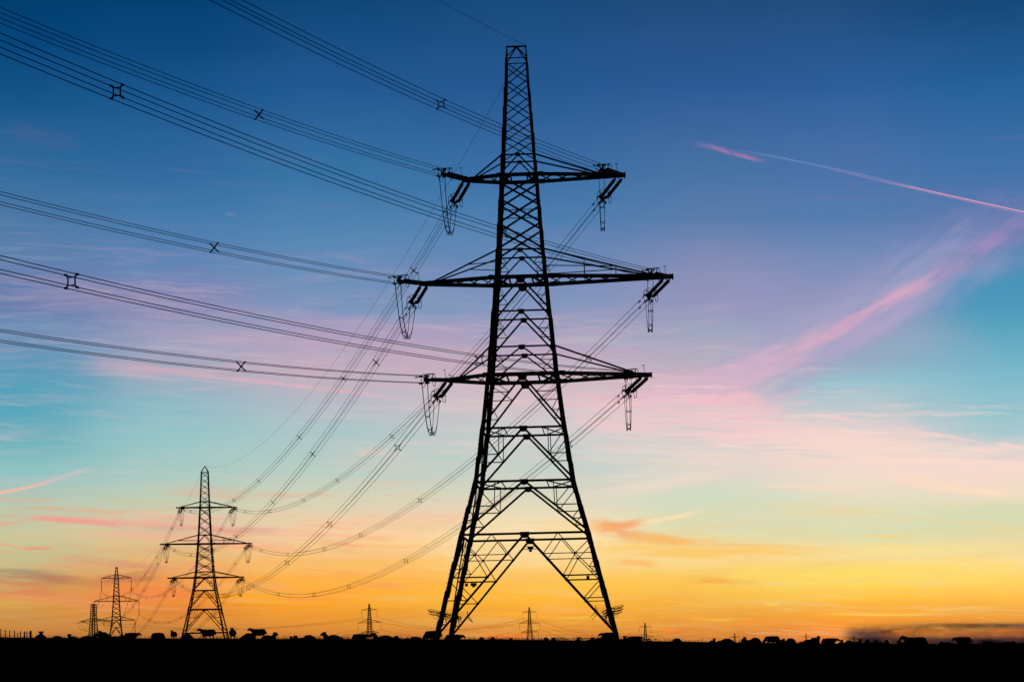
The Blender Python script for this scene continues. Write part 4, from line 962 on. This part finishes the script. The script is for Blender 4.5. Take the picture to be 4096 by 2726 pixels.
SHEEP = [
(-22.78, 101.4, 'lie', -70, 0.902, 'lying sheep facing the camera with pricked ears, first one right of the fence'),
(-21.77, 100.2, 'lie_low', 150, 0.82, 'low resting sheep showing only its back right of the first one by the fence'),
(-20.88, 99.6, 'lie', 120, 0.82, 'lying round sheep in the gap between the fence end and the twin distant pylons'),
(-20.05, 99.0, 'lie', 40, 0.902, 'lying sheep with raised head just left of the farthest left pylon'),
(-20.39, 104.4, 'stand', -100, 0.697, 'upright sheep with ears out standing under the two distant left pylons'),
(-18.94, 99.4, 'lie', 140, 0.861, 'lying sheep tucked behind the upright one under the distant left pylons'),
(-18.51, 99.6, 'lie', 20, 0.902, 'bulky lying sheep below the right foot of the second distant pylon'),
(-19.29, 106.0, 'stand_low', 10, 0.615, 'sheep with lowered head at the right end of the clump under the distant pylons'),
(-17.03, 100.6, 'graze', 60, 0.804, 'grazing sheep with its head down to the right, left of the mid distance pylon'),
(-20.33, 125.4, 'front', -95, 0.64, 'small slim sheep standing end on by itself left of the mid distance pylon'),
(-16.13, 103.4, 'lie_low', 125, 0.861, 'rounded lying sheep at the left foot of the mid distance pylon'),
(-18.39, 126.0, 'stand', 180, 0.82, 'large sheep in profile facing left under the mid distance pylon'),
(-16.77, 124.8, 'front', -85, 0.82, 'sheep facing the camera with ears spread, at right foot of the mid distance pylon'),
(-13.47, 106.0, 'lie_low', 130, 0.861, 'curled lying sheep in front of the high standing one'),
(-14.25, 116.6, 'stand', 178, 0.754, 'tall standing sheep in profile facing left right of the mid distance pylon'),
(-11.89, 101.2, 'lie', 50, 0.902, 'lying sheep with raised head beneath the tall standing profile sheep'),
(-10.73, 100.8, 'lie', 100, 0.656, 'tiny lone sheep head and back above the grass, far left of the small central pylon'),
(-10.23, 100.2, 'lie', 230, 0.738, 'left one of a resting pair of sheep between the two nearer pylons'),
(-10.18, 103.6, 'lie_low', -50, 0.82, 'right one of a resting pair of sheep between the two nearer pylons'),
(-8.76, 100.2, 'lie', 215, 0.984, 'sheep with raised head and side ears turned left, left of the small central pylon'),
(-8.0, 99.8, 'lie', 160, 0.656, 'small resting sheep just left of the small pylon seen between the big ones'),
(-7.73, 103.8, 'stand_low', 0, 0.656, 'sheep facing right at the left foot of the small pylon between the big ones'),
(-6.3, 99.6, 'lie', 200, 0.984, 'alert lying sheep facing left just right of the small pylon between the big ones'),
(-5.11, 96.8, 'lie', 190, 0.902, 'lying sheep facing left out in the gap left of the tall pylon'),
(-4.78, 99.4, 'lie_low', 40, 0.902, 'flat resting sheep with no head showing left of the tall pylon'),
(-4.26, 106.2, 'graze', 160, 0.82, 'round grazing sheep against the left leg of the tall pylon'),
(-3.11, 102.0, 'stand_low', 0, 0.697, 'sheep looking right beside the left rear leg of the tall pylon'),
(-2.05, 98.8, 'lie', 10, 0.697, 'small resting sheep between the legs of the tall pylon, nearest its left leg'),
(-0.89, 98.8, 'lie', 150, 0.738, 'small resting sheep under the middle of the tall pylon, second from its left leg'),
(-0.02, 98.4, 'lie', 200, 0.697, 'tiny sheep back left of the small pylon framed by the tall one'),
(0.94, 98.2, 'lie', 20, 0.738, 'tiny sheep back at the right of the small pylon framed by the tall one'),
(1.33, 98.0, 'lie', -40, 0.738, 'second tiny sheep back right of the small pylon framed by the tall one'),
(2.81, 100.6, 'lie', -90, 0.697, 'small sheep facing the camera left of the right leg of the tall pylon'),
(3.4, 101.4, 'lie', -60, 0.656, 'small sheep with head up close to the right leg of the tall pylon'),
(4.73, 110.2, 'stand_low', 185, 0.738, 'standing sheep half hidden by the right leg of the tall pylon'),
(4.13, 101.8, 'lie_low', 140, 0.984, 'bulky lying sheep in front of the foot of the tall pylon, on the right'),
(5.21, 103.0, 'lie', -100, 0.738, 'sheep facing the camera directly right of the tall pylon foot'),
(5.67, 104.8, 'stand_low', 5, 0.615, 'sheep with its head held out right, second right of the tall pylon'),
(5.86, 96.8, 'lie', 140, 0.82, 'low sheep under the single small pylon right of the tall one'),
(7.63, 102.6, 'lie_low', 90, 0.792, 'lone dome backed sheep on the open grass right of the tall pylon'),
(9.34, 102.6, 'lie', -80, 0.648, 'sheep head poking up left of the first tiny far pylon'),
(9.96, 102.4, 'lie_low', 160, 0.828, 'long backed lying sheep left of the first tiny far pylon'),
(11.12, 105.0, 'front', -90, 0.576, 'upright sheep at the left of a close trio right of the first tiny far pylon'),
(11.4, 105.0, 'lie', 130, 0.648, 'middle sheep of a close trio right of the first tiny far pylon'),
(11.92, 107.0, 'lie_low', 60, 0.792, 'right hand rounded sheep of a close trio right of the first tiny far pylon'),
(12.92, 108.6, 'graze', 180, 0.662, 'sheep standing high with a square back facing left between the two tiny far pylons'),
(13.05, 106.2, 'lie', 120, 0.648, 'sheep resting behind the square backed one'),
(13.13, 104.4, 'lie', 240, 0.648, 'left one of two sheep leaning together left of the second tiny far pylon'),
(13.99, 109.4, 'lie_low', 60, 0.72, 'right one of two sheep leaning together left of the second tiny far pylon'),
(14.05, 103.6, 'lie_low', 150, 0.792, 'low bulky sheep at the foot of the second tiny far pylon'),
(14.6, 104.8, 'front', -70, 0.684, 'tall upright sheep with ears to the right of the second tiny far pylon'),
(15.35, 105.2, 'stand_low', 0, 0.648, 'sheep facing right with pricked ears left of the smoke'),
(15.73, 103.8, 'lie', -100, 0.648, 'sheep facing the camera at the left edge of the smoke'),
(16.99, 109.4, 'lie_low', 40, 0.576, 'small low sheep under the left edge of the smoke'),
(16.02, 100.6, 'lie', 60, 0.792, 'lying sheep under the farthest pylon within the smoke'),
(17.0, 104.0, 'lie', -90, 0.684, 'sheep facing the camera right of the pylon in the smoke'),
(17.26, 103.6, 'lie', 130, 0.612, 'left one of a huddled pair below the smoke'),
(17.42, 103.0, 'lie', 230, 0.684, 'right one of a huddled pair below the smoke'),
(17.48, 101.2, 'front', -95, 0.612, 'end on sheep with side ears left of the biggest right hand sheep'),
(17.78, 100.0, 'lie', -90, 0.612, 'small sheep with ears up just left of the biggest right hand sheep'),
(18.59, 102.4, 'lie', 130, 0.72, 'sheep crouched at the head of the biggest right hand sheep'),
(18.48, 99.2, 'stand', 180, 0.918, 'biggest sheep on the right, in profile facing left before the smoke'),
(19.18, 98.4, 'lie', 0, 0.72, 'lying sheep with head to the right behind the biggest right hand sheep'),
(20.32, 101.2, 'lie_low', 180, 0.792, 'flat backed resting sheep midway between the two large right hand sheep'),
(22.91, 109.8, 'stand_low', 185, 0.738, 'second large sheep on the right with its head lowered left'),
(22.53, 103.4, 'lie', -90, 0.648, 'sheep facing the camera right of the second large right hand sheep'),
(22.89, 103.2, 'lie_low', 10, 0.792, 'low resting sheep in front of the distant hedge'),
(23.28, 103.6, 'lie', 180, 0.684, 'sheep with head up in front of the distant hedge near the frame edge'),
(23.63, 103.0, 'lie_low', 0, 0.792, 'broad resting sheep near the right frame edge'),
(24.08, 102.2, 'lie', 180, 0.72, 'last sheep at the right frame edge'),
(-7.17, 88.6, 'lie_low', 175, 0.935, 'dim sheep lying in the dark grass below the small pylon between the big ones'),
(-6.06, 90.6, 'lie_low', 170, 0.935, 'dim lying sheep in the dark just below the alert one left of the tall pylon'),
(-4.38, 88.4, 'lie_low', 185, 1.02, 'dim lying sheep in the dark grass left below the tall pylon'),
(1.32, 83.2, 'lie_low', 10, 0.935, 'dim sheep back in the black foreground below the middle of the tall pylon'),
(2.87, 82.8, 'lie_low', 160, 0.85, 'dim sheep back in the black foreground left of the tall pylon right foot'),
(3.06, 74.4, 'lie', 5, 1.02, 'dim sheep with raised head in the black foreground below the tall pylon right foot'),
(5.2, 86.6, 'stand_low', 180, 0.935, 'dim standing sheep in the dark below the single small pylon right of the tall one'),
(6.42, 80.4, 'lie_low', 180, 1.02, 'dim sheep back in the black foreground below the lone dome backed sheep'),
(6.5, 72.4, 'lie_low', 175, 0.935, 'lowest dim sheep back in the black foreground right of centre'),
(7.33, 77.0, 'lie_low', 5, 0.935, 'dim sheep back in the black foreground below the long backed lying sheep'),
(11.35, 84.8, 'front', -90, 0.807, 'dim sheep facing the camera in the dark below the second tiny far pylon'),
(10.17, 73.0, 'lie', 10, 1.19, 'large dim sheep lying in the black foreground below the smoke edge'),
(11.46, 70.0, 'lie', 0, 1.02, 'dim lying sheep deep in the black foreground below the smoke'),
(17.29, 77.2, 'stand_low', 180, 0.935, 'dim standing sheep in the dark near the right frame edge')]

for i, (x, y, pose, rot, sc, lab) in enumerate(SHEEP):
    key = (pose, i % (2 if pose.startswith('lie') else 1))
    if key not in SHEEP_MESH: SHEEP_MESH[key] = sheep_mesh(pose, len(SHEEP_MESH)+1)
    o = bpy.data.objects.new('sheep', SHEEP_MESH[key]); col.objects.link(o)
    o.location = (x, y, terrain(x, y)-.015); o.rotation_euler = (0, 0, R(rot+((i*37) % 11-5))); o.scale = (sc, sc, sc)
    tag(o, lab, 'sheep', 'sheep scattered over the dark field')

# ---------------------------------------------------------------- fence at the left edge
POSTS = [(-40.43, 166.0, 2.35, .075), (-39.48, 163.6, 2.25, .07), (-38.56, 161.2, 2.17, .07), (-37.61, 158.8, 2.11, .075), (-36.82, 156.4, 1.91, .05), (-36.07, 154.0, 2.0, .07), (-35.24, 151.6, 1.91, .065), (-34.62, 149.2, 1.92, .06), (-33.94, 146.8, 1.85, .07), (-33.15, 144.4, 1.85, .16)]
def build_fence():
    root = empty('fence', (POSTS[-1][0], POSTS[-1][1], terrain(*POSTS[-1][:2]))); tag(root, 'post and wire fence running off at the left edge of the field', 'fence'); o = root.location; rn = random.Random(4)
    ext = [(-42.9-i*1.0, 169.-i*-2.4, 2.42+i*.03, .07) for i in range(3)]
    allp = ext[::-1]+POSTS
    for x, y, zt, w in allp:
        m = MB(); lx, ly = rn.uniform(-.05, .05), rn.uniform(-.04, .04); m.tube([Vector((x, y, terrain(x, y)-.3))-o, Vector((x+lx*.6, y, zt-.05))-o, Vector((x+lx, y+ly, zt))-o], [w*.55, w*.5, w*.42], 8); m.build('post', M_WOOD, root)
    for h in (.12, .34, .58):
        m = MB(); pts = []
        for (x, y, zt, w), (x2, y2, zt2, w2) in zip(allp, allp[1:]):
            for t in (0, .5): pts.append(Vector((x+(x2-x)*t, y+(y2-y)*t, zt+(zt2-zt)*t-h-(.03 if t else 0)))-o)
        m.tube(pts, .008, 4); m.build('wire', M_STEEL, root)
build_fence()

# ---------------------------------------------------------------- grass along the bank
def build_grass():
    rn = random.Random(11); vs, fs = [], []
    def blade(x, y, h, w, lean):
        z = terrain(x, y)-.03; a = rn.uniform(0, 6.28); dx, dy = math.cos(a)*w, math.sin(a)*w; lx = rn.uniform(-1, 1)*lean+lean*.3; ly = rn.uniform(-1, 1)*lean
        o = len(vs); vs.extend([(x-dx, y-dy, z), (x+dx, y+dy, z), (x+lx*.45+dx*.6, y+ly*.45+dy*.6, z+h*.6), (x+lx*.45-dx*.6, y+ly*.45-dy*.6, z+h*.6), (x+lx, y+ly, z+h)])
        fs.append((o, o+1, o+2, o+3)); fs.append((o+3, o+2, o+4))
    for i in range(21000):
        y = rn.uniform(113, 125); x = rn.uniform(-1, 1)*.27*y
        d = .5+.5*mnoise.noise(Vector((x*.35, y*.2, 3.)))+.25*mnoise.noise(Vector((x*1.6, y*.6, 9.)))
        if rn.random() > d+.15: continue
        blade(x, y, (.07+.19*rn.random()**2)*(0.7+.7*d), .0032+.0025*rn.random(), .10)
    for i in range(520):          # taller dead stems, thickest in the middle of the bank
        x = rn.gauss(-3.5, 7.); y = rn.uniform(117, 128)
        if abs(x) > 30: continue
        h = .16+.22*rn.random(); blade(x, y, h, .005, .07)
        for k in range(3): blade(x+rn.uniform(-.02, .02), y, h*rn.uniform(.5, .95), .0045, .10)
    for i in range(120):          # seeding weeds with heads
        x = rn.uniform(2.0, 8.0); y = rn.uniform(118, 124); z = terrain(x, y); h = rn.uniform(.07, .2)
        blade(x, y, h, .006, .03)
        for k in range(7):
            a = rn.uniform(0, 6.28); o = len(vs); c = Vector((x+rn.uniform(-.03, .03), y+rn.uniform(-.03, .03), z+h*rn.uniform(.6, 1.05))); s = .018
            vs.extend([tuple(c+Vector((math.cos(a)*s, math.sin(a)*s, 0))), tuple(c+Vector((0, 0, s*1.6))), tuple(c-Vector((math.cos(a)*s, math.sin(a)*s, 0))), tuple(c-Vector((0, 0, s)))]); fs.append((o, o+1, o+2, o+3))
    for i in range(14000):        # short turf on the near slope
        y = rn.uniform(66, 114); x = rn.uniform(-1, 1)*.27*y; blade(x, y, .03+.07*rn.random(), .006, .05)
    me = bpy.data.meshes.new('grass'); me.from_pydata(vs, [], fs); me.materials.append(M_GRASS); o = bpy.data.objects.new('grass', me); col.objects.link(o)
    tag(o, 'tufts and dead stems of grass fringing the bank', 'grass', None, 'stuff')
build_grass()

# ---------------------------------------------------------------- hedge and woods on the right hand horizon
def build_wood():
    rn = random.Random(5); vs, fs = [], []
    for i in range(420):
        x = rn.uniform(600, 1120); y = rn.uniform(3440, 3620); z = terrain(x, y); big = .75+.5*mnoise.noise(Vector((x*.012, 0, 0)))
        h = (5.+4.5*rn.random())*big*(.65 if x < 690 else 1.)
        for k in range(38):
            a = rn.uniform(0, 6.28); r = rn.random()**.5*h*.42; t = rn.random(); c = Vector((x+math.cos(a)*r*(1.1-t*.7), y+math.sin(a)*r*.6, z+h*(.12+.88*t))); s = rn.uniform(.45, 1.1)
            p, q = Vector((rn.uniform(-1, 1), rn.uniform(-1, 1), rn.uniform(-1, 1))).normalized(), Vector((rn.uniform(-1, 1), rn.uniform(-1, 1), rn.uniform(-1, 1))).normalized()
            o = len(vs); vs.extend([tuple(c+p*s), tuple(c+q*s), tuple(c-p*s*.8), tuple(c-q*s*.7)]); fs.append((o, o+1, o+2, o+3))
    me = bpy.data.meshes.new('distant_wood'); me.from_pydata(vs, [], fs); me.materials.append(M_LEAF); o = bpy.data.objects.new('distant_wood', me); col.objects.link(o)
    tag(o, 'low dark line of far trees on the right hand horizon', 'trees', None, 'stuff')
build_wood()

# ---------------------------------------------------------------- smoke drifting along the right hand horizon
def build_smoke():
    x0, x1, y0, y1, z0, z1 = 430., 1150., 2960., 3060., -30., 62.
    b = MB(); b.bar((x0, (y0+y1)/2, (z0+z1)/2), (x1, (y0+y1)/2, (z0+z1)/2), y1-y0, z1-z0)
    m = bpy.data.materials.new('drifting_smoke'); m.use_nodes = True; t = m.node_tree; t.nodes.clear()
    tc = t.nodes.new('ShaderNodeNewGeometry'); sp = t.nodes.new('ShaderNodeSeparateXYZ'); t.links.new(tc.outputs['Position'], sp.inputs[0]); X, Y, Z = sp.outputs
    M = lambda op, a, b_=None, c=None: math_(t, op, a, b_, c)
    n1 = fbm(t, combine(t, M('MULTIPLY', X, .055), M('MULTIPLY', Y, .015), M('MULTIPLY', Z, .11)), 1., 5., .62)
    n2 = fbm(t, combine(t, M('MULTIPLY', X, .008), 0., M('MULTIPLY', Z, .08)), 1., 4., .6)
    # the ribbon sinks slowly to the right; the column near the source is torn into puffs
    slope = M('MULTIPLY', M('SUBTRACT', X, 560.), -.024)
    torn = maprange(t, X, 640., 520., 4., 26., smooth=True)
    zw = M('ADD', M('SUBTRACT', Z, slope), M('MULTIPLY', M('SUBTRACT', n1, .5), torn))
    def layer(zc, w_up, w_dn, xa, xb, k):
        d = M('SUBTRACT', zw, zc)
        q = M('ADD', M('MULTIPLY', M('MAXIMUM', d, 0.), 1./w_up), M('MULTIPLY', M('MINIMUM', d, 0.), 1./w_dn))
        return M('MULTIPLY', M('MULTIPLY', M('POWER', 2.71828, M('MULTIPLY', M('MULTIPLY', q, q), -1.)), maprange(t, X, xa, xb, smooth=True)), k)
    ribbon = layer(20., 2.6, 4.5, 535., 640., .85)
    murk = layer(9., 12., 16., 462., 560., .42)
    floor_ = layer(-3., 5.5, 30., 452., 500., 1.5)
    puff = M('MULTIPLY', layer(6., 9., 14., 455., 480., 1.25), maprange(t, X, 545., 490., smooth=True))
    puff2 = M('MULTIPLY', M('MULTIPLY', layer(16., 5., 8., 500., 520., .55), maprange(t, X, 590., 555., smooth=True)), maprange(t, n1, .42, .62, smooth=True))
    s = M('ADD', M('ADD', ribbon, murk), M('ADD', floor_, M('ADD', puff, puff2)))
    dens = M('MULTIPLY', M('MULTIPLY', s, maprange(t, n1, .32, .66, .35, 1.4)), M('MULTIPLY', maprange(t, n2, .3, .65, .7, 1.2), .017))
    v = t.nodes.new('ShaderNodeVolumePrincipled'); v.inputs['Color'].default_value = (.15, .08, .05, 1); v.inputs['Absorption Color'].default_value = (.0, .02, .5, 1); t.links.new(dens, v.inputs['Density'])  # absorption tint stands in for blue skylight scattered by the smoke
    o = t.nodes.new('ShaderNodeOutputMaterial'); t.links.new(v.outputs[0], o.inputs['Volume'])
    ob = b.build('smoke', m); tag(ob, 'dark plume of smoke drifting low along the right hand horizon', 'smoke', None, 'stuff')
build_smoke()
